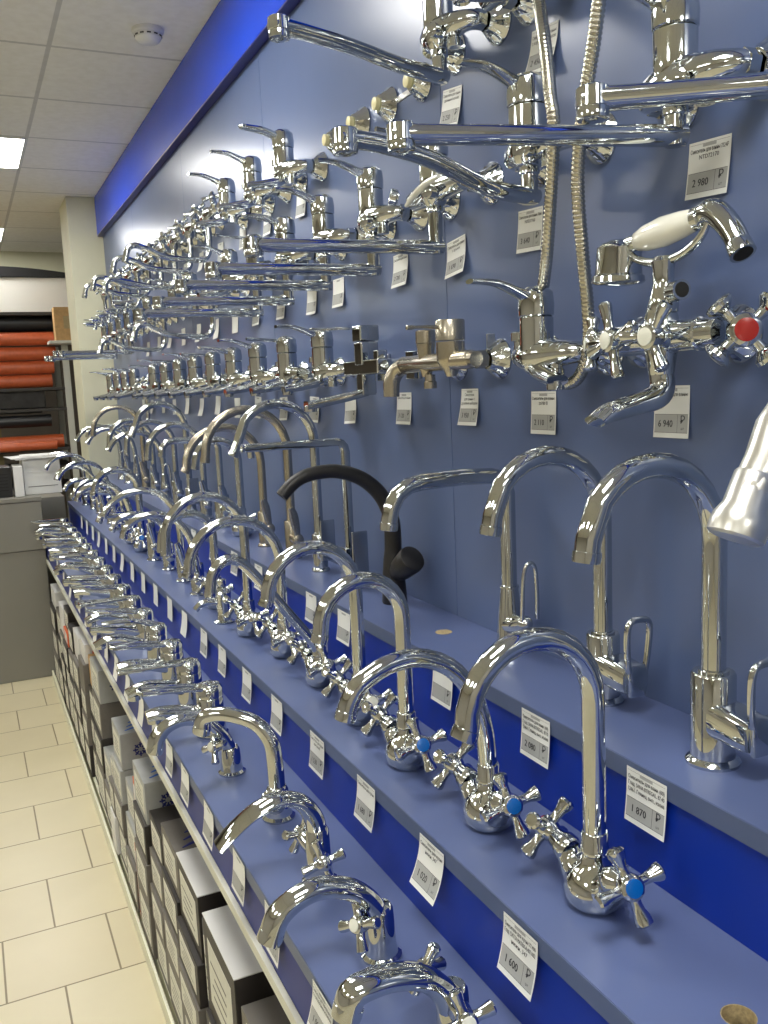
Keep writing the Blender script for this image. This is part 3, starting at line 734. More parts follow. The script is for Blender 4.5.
midk = [('slev', lambda: single_lever('kitchen_faucet', [p for p in catmull(K2, 3)], r=.0115, bodyr=.022, bodyh=.10, lever='stick'), 'single-lever kitchen faucet with low curved spout'),
        ('k1', None, 'two-handle kitchen faucet with tall round arch'),
        ('lbar', lambda: single_lever('kitchen_faucet', q([(0, .09), (0, .14), (-.004, .165), (-.02, .178), (-.06, .185), (-.15, .192), (-.18, .192), (-.19, .175)]), r=.0125, bodyr=.023, bodyh=.11, lever='stick', sub=2), 'single-lever faucet with straight thick body and flat spout'),
        ('ksw', lambda: single_lever('kitchen_faucet', [p for p in catmull(SW, 2)], r=.0115, bodyr=.022, bodyh=.09, lever='stick'), 'single-lever faucet with wide swan-neck spout'),
        ('k2', None, 'two-handle faucet with low swan spout'),
        ('klow', lambda: single_lever('kitchen_faucet', q([(0, .09), (0, .13), (-.012, .165), (-.05, .20), (-.11, .215), (-.165, .20), (-.185, .17)]), r=.0115, bodyr=.021, bodyh=.10, lever='stick', sub=3), 'single-lever faucet with low bent spout')]
seq = [0, 3, 5, 2, 1, 4, 0, 2, 3, 5, 0, 3, 3]
y = 2.76; i = 9
for s in seq:
    k, fn, d = midk[s]
    place(use(k, fn), .622+random.uniform(-.01, .01), y, Z2, '%s, %s from near end of middle step' % (d, ordn(i)), 'faucet', GM, rz=random.uniform(-.12, .12))
    mid.append(y); y += .232; i += 1

# upper step
place(use('t0', lambda: single_lever('kitchen_faucet', arc_path(.20, .370, .0)[:-3]+[(-.190, 0, .405), (-.203, 0, .385)], r=.0172, lever='stick', m=SN)), .80, .545, Z3, 'satin nickel faucet with thick spout and flared spray head on upper step', 'faucet', None)
t0 = PROTO['t0']
MB().lathe((-.200, 0, .394), (-.42, 0, -.9), [(0, .0165), (.002, .0178), (.030, .0190), (.040, .0235), (.048, .0245), (.056, .0240), (.058, .021), (.052, .001)], 28).build('spray_head', SN, t0)
place(use('t1', lambda: single_lever('kitchen_faucet', arc_path(.192, .282, -1)[:-2]+[(-.1875, 0, .302), (-.190, 0, .286)], r=.0150, lever='paddle')), .802, .79, Z3, 'chrome arched faucet with thick blocky lever arm, above the 1 870 tag', 'faucet', GU)
place(use('t2', lambda: single_lever('kitchen_faucet', arc_path(.190, .280, -1)[:-2]+[(-.186, 0, .298), (-.189, 0, .282)], r=.0140, bodyr=.0245, bodyh=.105, lever='paddle')), .826, 1.03, Z3, 'chrome arched faucet with open rectangular loop lever, above the 2 080 tag', 'faucet', GU)
LSP = [(0, 0, .115), (0, 0, .20), (0, 0, .286), (-.004, 0, .302), (-.016, 0, .314), (-.032, 0, .3185), (-.09, 0, .321), (-.165, 0, .319), (-.192, 0, .315), (-.213, 0, .302), (-.225, 0, .282), (-.230, 0, .262), (-.231, 0, .254)]
place(use('t3', lambda: single_lever('kitchen_faucet', LSP, r=.0140, lever='hairpin')), .848, 1.315, Z3, 'chrome kitchen faucet with long horizontal spout and thin hairpin lever on the upper step', 'faucet', GU)
place(use('t4', black_faucet), .832, 1.76, Z3, 'black kitchen faucet with tapering curved spout and black knob lever on the upper step', 'faucet', GU)
SQ = [(0, 0, .05), (0, 0, .20), (0, 0, .330), (-.003, 0, .342), (-.010, 0, .350), (-.022, 0, .354), (-.09, 0, .354), (-.235, 0, .354), (-.246, 0, .354)]
def square_l():
    r = single_lever('kitchen_faucet', SQ, r=.0095, bodyr=.021, bodyh=.10, lever='plate', square=1)
    MB().lathe((-.232, 0, .346), (0, 0, -1), [(0, .008), (.014, .008), (.016, .006)], 16).build('outlet', CH, r); return r
place(use('t5', square_l), .815, 1.965, Z3, 'chrome faucet of square pipe bent at right angles, just beyond the black faucet', 'faucet', GU)
place(use('t6', lambda: single_lever('kitchen_faucet', arc_path(.205, .345, -1)[:-2]+[(-.206, 0, .352), (-.216, 0, .330)], r=.0125, bodyr=.020, bodyh=.10, lever='plate')), .822, 2.19, Z3, 'very tall chrome arched faucet between the square pipe faucet and brushed nickel arch', 'faucet', GU)
place(use('t7', lambda: single_lever('kitchen_faucet', arc_path(.235, .315, .012), r=.0125, bodyr=.021, bodyh=.11, lever='stick', m=NI)), .822, 2.41, Z3, 'brushed nickel faucet with large round arch, nearer of the brushed pair', 'faucet', GU)
place(use('t8', lambda: single_lever('kitchen_faucet', arc_path(.232, .262, .004), r=.0125, bodyr=.021, bodyh=.11, lever='stick', m=NI)), .818, 2.655, Z3, 'brushed nickel faucet with lower round arch, farther of the brushed pair', 'faucet', GU)
upk = [('t9', lambda: single_lever('kitchen_faucet', arc_path(.20, .27, .02), r=.012, bodyr=.022, bodyh=.11, lever='stick'), 'chrome kitchen faucet with round arch'),
       ('t10', lambda: single_lever('kitchen_faucet', [(0, 0, .10), (0, 0, .2), (0, 0, .285), (-.004, 0, .302), (-.02, 0, .315), (-.05, 0, .32), (-.16, 0, .322), (-.185, 0, .318), (-.20, 0, .302), (-.204, 0, .278)], r=.012, lever='stick'), 'chrome kitchen faucet with flat-topped bent spout'),
       ('k3', None, 'two-handle chrome faucet with narrow arch'), ('t6', None, 'very tall chrome faucet with round arch'),
       ('t7', None, 'brushed nickel faucet with large arch'), ('t4c', lambda: single_lever('kitchen_faucet', [p for p in catmull(SW, 2)], r=.0125, bodyr=.022, bodyh=.09, lever='hairpin'), 'chrome kitchen faucet with swan-neck spout')]
y = 2.90; i = 10
for s in [2, 1, 0, 3, 0, 5, 0, 4, 5, 1, 5]:
    k, fn, d = upk[s]
    place(use(k, fn), .815, y, Z3, '%s, %s from near end of upper step' % (d, ordn(i)), 'faucet', GU, rz=random.uniform(-.1, .1))
    y += .25; i += 1

# lower step
place(use('b0', lambda: basin_swan(q([(0, .035), (-.010, .068), (-.038, .098), (-.075, .112), (-.108, .113), (-.126, .108), (-.131, .094)]), [(.017, .017), (.019, .016), (.021, .014), (.021, .0135), (.020, .014), (.0185, .016), (.0175, .0165)], handles='side', hy=.045)), .452, .845, Z1, 'chrome basin faucet with short fat swan spout at near end of lower step', 'faucet', GL)
place(use('b1', lambda: basin_swan(q([(0, .045), (-.010, .076), (-.038, .108), (-.080, .124), (-.115, .120), (-.142, .104), (-.153, .082)]), [(.016, .016), (.0175, .0165), (.017, .015), (.0165, .0145), (.0170, .015), (.0175, .016), (.017, .0165)], handles='front', hy=.048, hz=.052)), .446, 1.035, Z1, 'chrome basin faucet with white-buttoned cross handle, second from near end of lower step', 'faucet', GL)
place(use('b2', lambda: basin_swan(q([(0, .07), (-.004, .105), (-.025, .138), (-.060, .150), (-.100, .140), (-.135, .118), (-.158, .098)]), [(.016, .016), (.017, .016), (.0185, .013), (.021, .010), (.0225, .008), (.0225, .0065), (.0225, .005)], handles='side', tipdown=False, body_h=.085, index=None, hy=.045, hz=.065)), .440, 1.255, Z1, 'chrome basin faucet with broad flat curved spout, third from near end of lower step', 'faucet', GL)
place(use('b3', lambda: basin_swan([(0, 0, .05), (0, .002, .105), (-.004, .008, .145), (-.026, .024, .178), (-.066, .05, .193), (-.090, .066, .193), (-.106, .077, .185), (-.110, .080, .168)], [.0155, .015, .0145, .014, .0135, .0135, .0145, .0165], handles='lever', body_h=.055, bodyr=.024)), .450, 1.49, Z1, 'chrome faucet with tall arching pipe spout and cylinder lever on lower step', 'faucet', GL)
place(use('b4', lambda: basin_swan(q([(0, .045), (-.014, .080), (-.05, .118), (-.09, .132), (-.125, .124), (-.145, .104), (-.150, .086)]), [(.0135, .0135), (.0145, .014), (.0135, .0135), (.0135, .0135), (.0145, .0145), (.016, .016), (.0165, .0165)], handles='front', hz=.055, body_h=.05)), .428, 1.725, Z1, 'chrome basin faucet with curved spout and white-centred front cross, behind the tall pipe spout', 'faucet', GL)
lows = ['with wide flat lever', 'with open loop lever', 'with arched blade spout and thin lever', 'with square bar lever']
y = 1.955; i = 5; lowy = []
sq_ = [1, 3, 1, 2, 0, 3, 0, 1, 0, 2, 3, 0, 1, 0, 2, 0, 3]
for n_, s in enumerate(sq_):
    o = use('bl%d' % s, lambda s=s: basin_lever(s))
    place(o, .445, y, Z1, 'basin faucet %s, %s from near end of lower step' % (lows[s], ordn(i)), 'faucet', GL, rz=random.uniform(-.10, .10))
    lowy.append(y); y += .205; i += 1

# ------------------------------------------------------------------ mixers fixed to the wall
GA = 'mixers in the top row on the wall'; GB = 'mixers in the second row on the wall'; GC = 'mixers in the lowest row on the wall'
ZA, ZB, ZC = H+.600, H+.345, H+.040
# lowest row
place(use('tel', telephone_mixer), XW, .905, ZC+.004, 'chrome retro bath mixer with white-gripped hand shower and red-buttoned cross handle', 'bath mixer', GC)
place(use('c2n', lambda: wall_lever_mixer(0, 'short', shortd=(-.35, -1))), XW, 1.165, ZC-.004, 'chrome bath mixer with long curved lever, at the steel hose loop', 'bath mixer', GC)
place(use('nick', nickel_mixer), XW, 1.452, ZC-.002, 'brushed nickel bath mixer with thick cylinder and pin lever on the wall', 'bath mixer', GC)
place(use('sqm', square_mixer), XW, 1.80, ZC, 'angular chrome bath mixer with flat square spout beside the nickel mixer', 'bath mixer', GC)
ck = [('c2', lambda: wall_lever_mixer(0, 'short'), 'with curved lever and short spout'), ('c5', lambda: wall_lever_mixer(1, 'short'), 'with straight bar body and pin lever'), ('c6', lambda: wall_lever_mixer(2, 'short'), 'with open loop lever'), ('cx', lambda: wall_cross_mixer(1, .12), 'with two cross handles'), ('sqm', None, 'with angular body')]
y = 2.07; i = 4
for s in [0, 1, 0, 2, 1, 0, 1, 0, 1, 3, 2, 0, 1, 0]:
    k, fn, d = ck[s]
    place(use(k, fn), XW, y, ZC, 'bath mixer %s, %s along the lowest wall row' % (d, ordn(i)), 'bath mixer', GC); y += .265; i += 1
# second row
place(use('b_0', lambda: wall_lever_mixer(0, 'long', sdir=(-.85, .54), slen=.27, low=.062, stub=False)), XW, .61, ZB-.013, 'chrome bath mixer whose long spout enters from the right edge above the loop-lever mixer', 'bath mixer', GB)
place(use('b_1', lambda: wall_lever_mixer(2, 'long', sdir=(-.965, .26), slen=.35, low=.062)), XW, .868, ZB, 'chrome bath mixer with open-loop lever and long straight spout, above the 2 980 price tag', 'bath mixer', GB)
place(use('b_2', lambda: wall_lever_mixer(0, 'long', sdir=(-.97, -.2), slen=.35, low=.070, curve=.042, cr=1.15)), XW, 1.175, ZB, 'chrome bath mixer with curved rising spout and sickle lever behind the steel hose', 'bath mixer', GB)
o = place(use('b_3', lambda: wall_lever_mixer(1, 'long', sdir=(-.98, .08), slen=.352, low=.100, stub=False)), XW, 1.475, ZB, 'chrome bath mixer with small white hand shower held against it', 'bath mixer', GB)
hs = MB(); hs.sweep([(-.115, -.085, .004), (-.120, -.05, .0), (-.122, -.01, -.010), (-.120, .03, -.022)], [(.005, .004), (.007, .006), (.007, .006), (.005, .004)], n=14, sub=4); h_ = hs.build('hand_shower_grip', CER, o); tag(h_, 'white hand shower grip')
MB().lathe((-.120, .062, -.004), (-.6, .3, .2), [(0, .008), (.004, .015), (.015, .016), (.017, .013)], 22).build('shower_head', CH, o)
bk = [('w4', lambda: wall_lever_mixer(0, 'long', sdir=(-1, .05), slen=.352, low=.104), 'with raised lever and long straight spout'), ('w5', lambda: wall_lever_mixer(1, 'long', sdir=(-1, .02), slen=.35, low=.118), 'with bar body and long straight spout'),
      ('w6', lambda: wall_lever_mixer(2, 'long', sdir=(-1, .06), slen=.35, low=.112), 'with loop lever and long spout'), ('w7', lambda: wall_cross_mixer(0, .30), 'with cross handles and curved-down spout'), ('w8', lambda: wall_lever_mixer(0, 'short'), 'with raised lever and short spout')]
y = 1.75; i = 4
for s in [0, 0, 2, 1, 4, 3, 4, 4, 3, 4, 4, 1, 0, 1, 0]:
    k, fn, d = bk[s]
    place(use(k, fn), XW, y, ZB, 'bath mixer %s, %s along the second wall row' % (d, ordn(i)), 'bath mixer', GB); y += .272; i += 1
# top row
o = place(use('a_0', lambda: wall_lever_mixer(1, 'short')), XW, 1.20, ZA, 'chrome bath mixer with long braided steel hose hanging in a loop', 'bath mixer', GA)
hp = [(-.074, -.045, -.036), (-.080, -.062, -.072), (-.098, -.095, -.120), (-.106, -.114, -.170), (-.109, -.124, -.215), (-.106, -.126, -.262), (-.080, -.072, -.40), (-.055, -.020, -.475), (-.042, .004, -.545), (-.040, -.018, -.592), (-.042, -.060, -.610), (-.046, -.100, -.598), (-.052, -.128, -.556), (-.062, -.140, -.50), (-.078, -.150, -.42), (-.092, -.160, -.33), (-.104, -.190, -.25), (-.110, -.222, -.17), (-.110, -.240, -.09), (-.105, -.252, .0), (-.090, -.262, .075), (-.066, -.266, .12)]
braided(o, hp)
k_ = MB(); k_.lathe((0, -.268, .135), (-1, 0, 0), [(0, .022), (.006, .022), (.01, .012), (.05, .012)], 20); k_.lathe((-.055, -.267, .112), (0, 0, 1), [(0, .010), (.02, .013), (.045, .013), (.048, .009)], 18); k_.build('hose_holder', CH, o)
place(use('a_1', lambda: wall_lever_mixer(2, 'long', sdir=(-.97, -.25), slen=.345, low=.070, curve=.014)), XW, 1.44, ZA, 'chrome bath mixer with bowed spout at the top centre, above the empty wall unions', 'bath mixer', GA)
place(use('blank', blank_mount), XW, 1.72, ZA-.01, 'nearer pair of chrome wall cups with cream caps and no mixer', 'wall union', 'empty wall unions in the top row')
place(use('blank', None), XW, 2.01, ZA-.01, 'farther pair of chrome wall cups with cream caps and no mixer', 'wall union', 'empty wall unions in the top row')
ak = [('as0', lambda: wall_lever_mixer(0, 'short'), 'with curved lever and short spout'), ('as1', lambda: wall_lever_mixer(2, 'short'), 'with flat lever and short spout'), ('ax', lambda: wall_cross_mixer(0, .31), 'with cross handles and long curved spout'), ('ax1', lambda: wall_cross_mixer(1, .31), 'with cross handles and shallow curved spout'), ('ax2', lambda: wall_cross_mixer(1, .10), 'with cross handles and short spout')]
y = 2.27; i = 4
for s in [1, 0, 0, 2, 2, 3, 2, 2, 4, 4, 4, 4, 4]:
    k, fn, d = ak[s]
    place(use(k, fn), XW, y, ZA-(.045 if i < 7 else 0), 'bath mixer %s, %s along the top wall row' % (d, ordn(i)), 'bath mixer', GA); y += .272; i += 1

# ------------------------------------------------------------------ price tags
GT = ['price tags in the top wall row', 'price tags in the second wall row', 'price tags in the lowest wall row', 'price tags on the middle step', 'price tags on the upper step', 'price tags on the lower step']
def near(price, lines, **k): return make_tag(price, lines, **k)
L0 = ['Смеситель для ванны']
FART = []
def far_tag():
    if not FART:
        FART.append(make_tag('', (), curl=.007)); return FART[0]
    return copy_tree(FART[0])
PT = []
def plain_tag(k=0):
    if len(PT) < 3: PT.append(make_tag(None, curl=[.004, .010, .014][len(PT)], name='price_tag', taper=[0, .05, .12][len(PT)])); return PT[-1]
    return copy_tree(PT[k % 3])
W_ = XW-.001
put_tag(near('2 980', ['Смеситель для ванны 7324Р', 'NTD72170'], curl=.004), W_, .888, H+.290, 'white price tag reading 2 980 on the blue wall', GT[1], rx=.06)
put_tag(near('3 640', ['Смеситель для ванны 7068', 'NTD7768'], curl=.004, h=.069), W_, 1.285, H+.280, 'white price tag reading 3 640 behind the left strand of the steel hose', GT[1], rx=.05)
put_tag(near('1 690', ['Смеситель для ванны', 'с душем'], curl=.012), W_, 1.535, H+.272, 'white price tag tilted over under the mixer with the white hand shower', GT[1], rx=-.10)
put_tag(near('2 700', ['Смеситель для ванны'], curl=.010), W_, 1.775, H+.280, 'white price tag with curled foot below the straight spout, second wall row', GT[1], rx=-.03)
put_tag(near('6 940', ['Смеситель для ванны'], curl=.003, w=.068, h=.072), W_, .955, H-.018, 'white price tag reading 6 940 behind the spout of the retro mixer', GT[2], rx=.0)
put_tag(near('2 110', ['Смеситель для ванны', '20780 В'], curl=.003, h=.072), W_, 1.258, H-.022, 'white price tag below the loop of the steel hose', GT[2], rx=.0)
put_tag(near('3 950', ['Смеситель', 'для ванны с', 'душевым набором'], curl=.010, taper=.12), W_, 1.50, H-.014, 'white price tag narrowing to the top under the brushed nickel mixer', GT[2], rx=.0)
put_tag(near('3 120', ['Смеситель для ванны'], curl=.006), W_, 1.785, H-.018, 'white price tag behind the flat square spout', GT[2])
ys = {1: [2.13, 2.32, 2.58, 2.83, 3.08, 3.33, 3.6, 3.88, 4.14, 4.4, 4.68], 2: [2.09, 2.345, 2.61, 2.87, 3.12, 3.38, 3.64, 3.9, 4.17, 4.42, 4.7, 4.95], 0: [2.36, 2.66, 2.92, 3.2, 3.48, 3.75]}
rowname = {0: 'top', 1: 'second', 2: 'lowest'}; zt = {0: H+.532, 1: H+.275, 2: H-.018}
put_tag(near('2 450', ['Смеситель для ванны', 'с коротким изливом'], curl=.014), W_, 1.235, H+.548, 'white price tag curling off the wall between hose strands near the top', GT[0], rx=.10)
put_tag(near('2 230', ['Смеситель для ванны', 'длинный излив'], curl=.008), W_, 1.53, H+.545, 'white price tag tilted on the wall under the bowed spout at the top', GT[0], rx=.14)
for r_, yy in ys.items():
    for n_, y in enumerate(yy):
        o = far_tag() if n_ < 4 else plain_tag(random.randrange(3))
        put_tag(o, W_, y, zt[r_]+random.uniform(-.006, .006), 'white price tag in the %s wall row, %s from near end of row' % (rowname[r_], ordn(n_+(4 if r_ else 2))), GT[r_], rx=random.uniform(-.06, .06))
xf = X2-.0020
put_tag(near('1 600', ['Смеситель для кухни 77.400', 'Глад. СИТTA MATRIX-A.407.1002', 'нижн. 347'], curl=.012), xf, .822, Z2-.008, 'white price tag reading 1 600 on the front edge of middle step', GT[3])
put_tag(near('1 020', ['Смеситель для кухни', 'нижн. 347'], curl=.020), xf, 1.043, Z2-.008, 'white price tag reading 1 020 on the middle step edge', GT[3])
put_tag(near('1 680', ['Смеситель для кухни'], curl=.010), xf, 1.269, Z2-.008, 'white price tag on the middle step edge, third from the near end', GT[3])
put_tag(near('1 530', ['Смеситель для кухни', 'высокий'], curl=.007), xf, 1.492, Z2-.008, 'white price tag on the middle step edge, fourth from the near end', GT[3])
yy = [1.728, 1.946, 2.164, 2.354, 2.589, 2.80]+[2.80+.232*k for k in range(1, 11)]
for n_, y in enumerate(yy):
    o = far_tag() if n_ < 4 else plain_tag(random.randrange(2))
    put_tag(o, xf, y, Z2-.008, 'white price tag on the middle step edge, %s from the near end' % ordn(n_+4), GT[3])
xf = X3-.0020
put_tag(near('1 870', ['Смеситель для ванн. (60)', 'Глад. SANA-BTREGAL. 87.40', '12461. Глянец, вып., излив'], curl=.005, h=.070), xf, .812, Z3-.007, 'white price tag reading 1 870 on the front edge of the upper step', GT[4])
put_tag(near('2 080', ['Смеситель для ванн. (60)', 'Глад. SANA-BTREGAL. 8710', '12464. Глянец, вып., излив'], curl=.005, h=.070), xf, 1.048, Z3-.006, 'white price tag reading 2 080 on the front edge of the upper step', GT[4])
for n_, y in enumerate([1.33, 1.78, 1.985, 2.41, 2.66, 2.93, 3.2]):
    put_tag(far_tag(), xf, y, Z3-.008, 'white price tag on the upper step edge, %s from the near end' % ordn(n_+2), GT[4])
xf = X1-.0020
put_tag(near('1 060', ['Смеситель для умывальника', 'с поворотным изливом'], curl=.012, h=.062), xf, 1.005, Z1-.004, 'white price tag on the lower step edge, nearest, at the bottom of the picture', GT[5])
for n_, y in enumerate([1.215, 1.395, 1.60, 1.80, 1.96, 2.13, 2.31, 2.52, 2.73, 2.95, 3.2, 3.45, 3.7, 4.0, 4.3, 4.6]):
    o = far_tag() if n_ < 6 else plain_tag(random.randrange(2))
    o.location = (xf, y, Z1-.003); put_tag(o, xf, y, Z1-.003, 'white price tag on the lower step edge, %s from the near end' % ordn(n_+1), GT[5], rx=random.uniform(-.05, .05))
# ------------------------------------------------------------------ product boxes under the deck
DB = mat('dark_brown_card', (.028, .024, .022), .5, noise=.1); GB_ = mat('grey_card', s2l(108, 104, 98), .5, noise=.05)
SIL = mat('silver_grey_card', s2l(168, 170, 168), .4, noise=.04); WB = mat('white_card', s2l(222, 222, 220), .45); ORG = mat('orange_card', s2l(214, 96, 42), .5)
TAN = mat('brown_cardboard', s2l(196, 158, 108), .8, noise=.1); LAB = mat('pale_label_paper', s2l(220, 220, 208), .6, noise=.05, nscale=60); NAVY = mat('navy_print', s2l(34, 44, 120), .5); SKY = mat('blue_brush_print', s2l(48, 104, 196), .5)
NVB = mat('navy_card', (.012, .014, .05), .4)
def flat(mb, pts, h=.0004):
    n = len(pts); c = sum((Vector(p) for p in pts), Vector())/n; N = (Vector(pts[1])-Vector(pts[0])).cross(Vector(pts[2])-Vector(pts[0])).normalized()*h
    vs = [Vector(p) for p in pts]+[Vector(p)+N for p in pts]
    fs = [tuple(range(n-1, -1, -1)), tuple(range(n, 2*n))]+[(i, (i+1) % n, n+(i+1) % n, n+i) for i in range(n)]
    mb.add(vs, fs)
def snowflake(parent, w, d, h, m=NAVY):
    mb = MB(); r = min(.023, h*.30); cxx = -d/2+.060; y = -w/2-.0002
    def bar(a0, r0, r1, off, t=.0045):
        u = Vector((math.cos(a0), 0, math.sin(a0))); v = Vector((-u.z, 0, u.x)); c = Vector((cxx, y, h/2))
        p = [c+u*r0+v*(off-t/2), c+u*r1+v*(off-t/2), c+u*r1+v*(off+t/2), c+u*r0+v*(off+t/2)]
        flat(mb, p, .0005)
    for k in range(8):
        a = k*PI/4
        bar(a, r*.30, r, 0, .0045)
        for s in (-1, 1):
            b = a+s*.75; u = Vector((math.cos(a), 0, math.sin(a))); w2 = Vector((math.cos(b), 0, math.sin(b))); v = Vector((-w2.z, 0, w2.x)); c = Vector((cxx, y, h/2))+u*r*.52
            flat(mb, [c-v*.0018, c+w2*r*.34-v*.0018, c+w2*r*.34+v*.0018, c+v*.0018], .0005)
    return tag(mb.build('snowflake_emblem', m, parent), 'dark blue snowflake emblem')
def carton(w, d, h, kind):
    """front face towards the aisle (-x); origin at the centre of the underside"""
    body = {'white_top': DB, 'dark': DB, 'silver': SIL, 'grey': GB_, 'white': WB, 'orange': ORG, 'tan': TAN, 'seven': GB_, 'navy': NVB, 'disc': WB, 'darkstroke': GB_}[kind]
    o = MB().box((0, 0, h/2), (d, w, h-.001), .0012, seg=1).build('product_box', body)
    f = MB(); x = -d/2-.0003
    if kind in ('white_top', 'white_lid'):
        MB().box((0, 0, h+.0002), (d+.001, w+.001, .003), .0006, seg=1).build('lid', WB, o)
        s = MB()
        for k in range(2): s.box((d*.02, -w*.06+k*w*.2, h+.0022), (d*.30, w*.07, .0006))
        tag(s.build('printed_bars', DB, o), 'two dark printed bars on the white lid')
    if kind in ('silver', 'darkstroke'):
        s = MB()
        for k in range(4):
            a = -.28*w+k*.19*w
            s.sweep([(-d*.42+k*.01, a-.01, h), (-d*.30+k*.008, a+.004, h+.0002), (-d*.16+k*.014, a+.002, h+.0002), (-d*.05+k*.012, a+.016, h)], [(.003, .0006), (.0065, .0007), (.006, .0007), (.002, .0006)], n=8, sub=3, up=(0, 1, 0))
        tag(s.build('brush_strokes', SKY if kind == 'silver' else NAVY, o), 'blue brush stroke print')
        snowflake(o, w, d, h)
    if kind in ('white_top', 'dark', 'grey', 'silver', 'darkstroke', 'navy'):
        f.box((x, 0, h*.5), (.0006, w*.74, h*.66)); lb = f.build('label', LAB, o)
        g = MB()
        for k in range(4): g.box((x-.0004, w*.05*(k % 2), h*(.30+.11*k)), (.0003, w*(.5-.06*(k % 3)), h*.025))
        g.build('printed_lines', GB_, lb)
    if kind == 'orange':
        f.box((x, 0, h*.5), (.0006, w*.6, h*.8)); f.box((0, 0, h+.0001), (d*.9, w*.6, .0006)); tag(f.build('label', WB, o), 'white panel on the orange box')
    if kind == 'seven':
        f.box((-d/2+.055, -w/2-.0004, h*.5), (.066, .0008, h*.74)); k = tag(f.build('black_square', DARK, o), 'black square with a ringed 7')
        g = MB(); n = 24; c = Vector((-d/2+.055, -w/2-.0009, h*.5)); r0, r1 = .022, .026; vs = []
        for r in (r0, r1):
            for j in range(n): a = 2*PI*j/n; vs.append(c+Vector((r*math.cos(a), 0, r*math.sin(a))))
        g.add(vs, [(j, (j+1) % n, n+(j+1) % n, n+j) for j in range(n)])
        a_, f_ = text_poly('7', .042); mx = (min(p[0] for p in a_)+max(p[0] for p in a_))/2
        g.add([c+Vector((p[0]-mx, 0, p[1]-.0145)) for p in a_], f_); g.build('number_seven', WB, k)
    if kind == 'disc':
        f.lathe((-d/2+.06, -w/2+.0004, h*.5), (0, -1, 0), [(0, .032), (.0012, .032)], 24); tag(f.build('orange_disc', ORG, o), 'orange disc print')
    if kind == 'tan':
        f.box((-d/2+.0-.0003, 0, h*.5), (.0006, w*.22, h)); f.build('tape', LAB, o)
    return o
BXP = {}
KN = {'white_top': 'dark brown carton with white printed lid', 'dark': 'dark brown carton with pale label', 'silver': 'silver-grey carton with snowflake emblem', 'grey': 'grey carton with pale label', 'white': 'plain white carton', 'orange': 'orange carton with white panel', 'tan': 'plain brown cardboard carton', 'seven': 'grey carton with a ringed 7 on black', 'navy': 'navy blue carton with pale label', 'disc': 'white carton with an orange disc', 'darkstroke': 'grey carton with navy brush strokes'}
BOT = .0485
stacks = [ # y0, y1, [(kind, height), ...] bottom to top
 (.93, 1.165, [('grey', .11)]*3, 0), (1.18, 1.425, [('dark', .115)]*3+[('grey', .07)], 0),
 (1.440, 1.676, [('grey', .10), ('grey', .10), ('dark', .045), ('white_top', .208)], 0),
 (1.684, 1.722, [('navy', .20), ('navy', .22)], .012),
 (1.730, 1.936, [('grey', .10), ('grey', .105), ('dark', .10), ('white_top', .150)], 0),
 (1.944, 2.130, [('grey', .11), ('grey', .11), ('dark', .11), ('darkstroke', .112)], .004),
 (2.138, 2.300, [('grey', .10), ('grey', .10), ('grey', .10), ('dark', .10)], .012),
 (2.312, 2.495, [('grey', .12), ('grey', .12), ('dark', .11), ('silver', .118)], .002),
 (2.505, 2.548, [('orange', .20), ('orange', .20)], -.002),
 (2.56, 2.74, [('grey', .10), ('silver', .11), ('silver', .11)], .006),
 (2.755, 2.93, [('grey', .11), ('grey', .11), ('silver', .11), ('silver', .118)], .01),
 (2.94, 3.04, [('white', .10), ('grey', .11), ('silver', .08)], .0),
 (3.055, 3.235, [('grey', .12), ('silver', .12)], .0),
 (3.245, 3.46, [('grey', .13), ('dark', .13), ('grey', .13), ('silver', .125)], .02),
 (3.47, 3.62, [('dark', .12), ('dark', .12), ('dark', .12), ('tan', .12)], .03),
 (3.63, 3.80, [('dark', .10), ('grey', .11), ('grey', .105), ('seven', .12), ('disc', .08)], .01),
 (3.81, 4.02, [('dark', .13), ('dark', .13), ('grey', .12), ('white', .12)], .0),
 (4.03, 4.20, [('grey', .12), ('dark', .12), ('grey', .12), ('dark', .12)], .0),
 (4.21, 4.40, [('dark', .12), ('grey', .12), ('dark', .12), ('orange', .06), ('dark', .10)], .0),
 (4.41, 4.60, [('grey', .12), ('dark', .12), ('grey', .12), ('disc', .14)], .0),
 (4.61, 4.85, [('dark', .14), ('dark', .14), ('grey', .14)], .0), (4.86, 5.12, [('grey', .13), ('grey', .13), ('dark', .13), ('white', .10)], .0)]
LV = ['lowest', 'second level', 'third level', 'fourth level', 'fifth level']
for si, (y0, y1, bs, dx) in enumerate(stacks):
    z = BOT; bs = [(bs[0][0], bs[0][1]+.033)]+bs[1:]
    nb = len(bs)
    for bi, (kd, h) in enumerate(bs):
        fx = .321 if bi < nb-2 else (.326 if bi == nb-2 else .334)
        w = y1-y0-.004; d = .27 if kd != 'navy' else .2
        key = (kd, round(w, 3), h)
        if key in BXP: o = copy_tree(BXP[key])
        else: BXP[key] = o = carton(w, d, h, kd)
        jx = random.uniform(-.004, .006)
        o.location = (fx+dx*.5+d/2+max(0, jx), (y0+y1)/2, z); o.rotation_euler = (0, 0, 0)
        tag(o, '%s, %s of %s box stack' % (KN[kd], LV[bi] if bi < len(bs)-1 else 'topmost', ordn(si)), 'box', 'product boxes stacked under the display deck')
        z += h+.0035 if kd in ('white_top',) else h+.0012

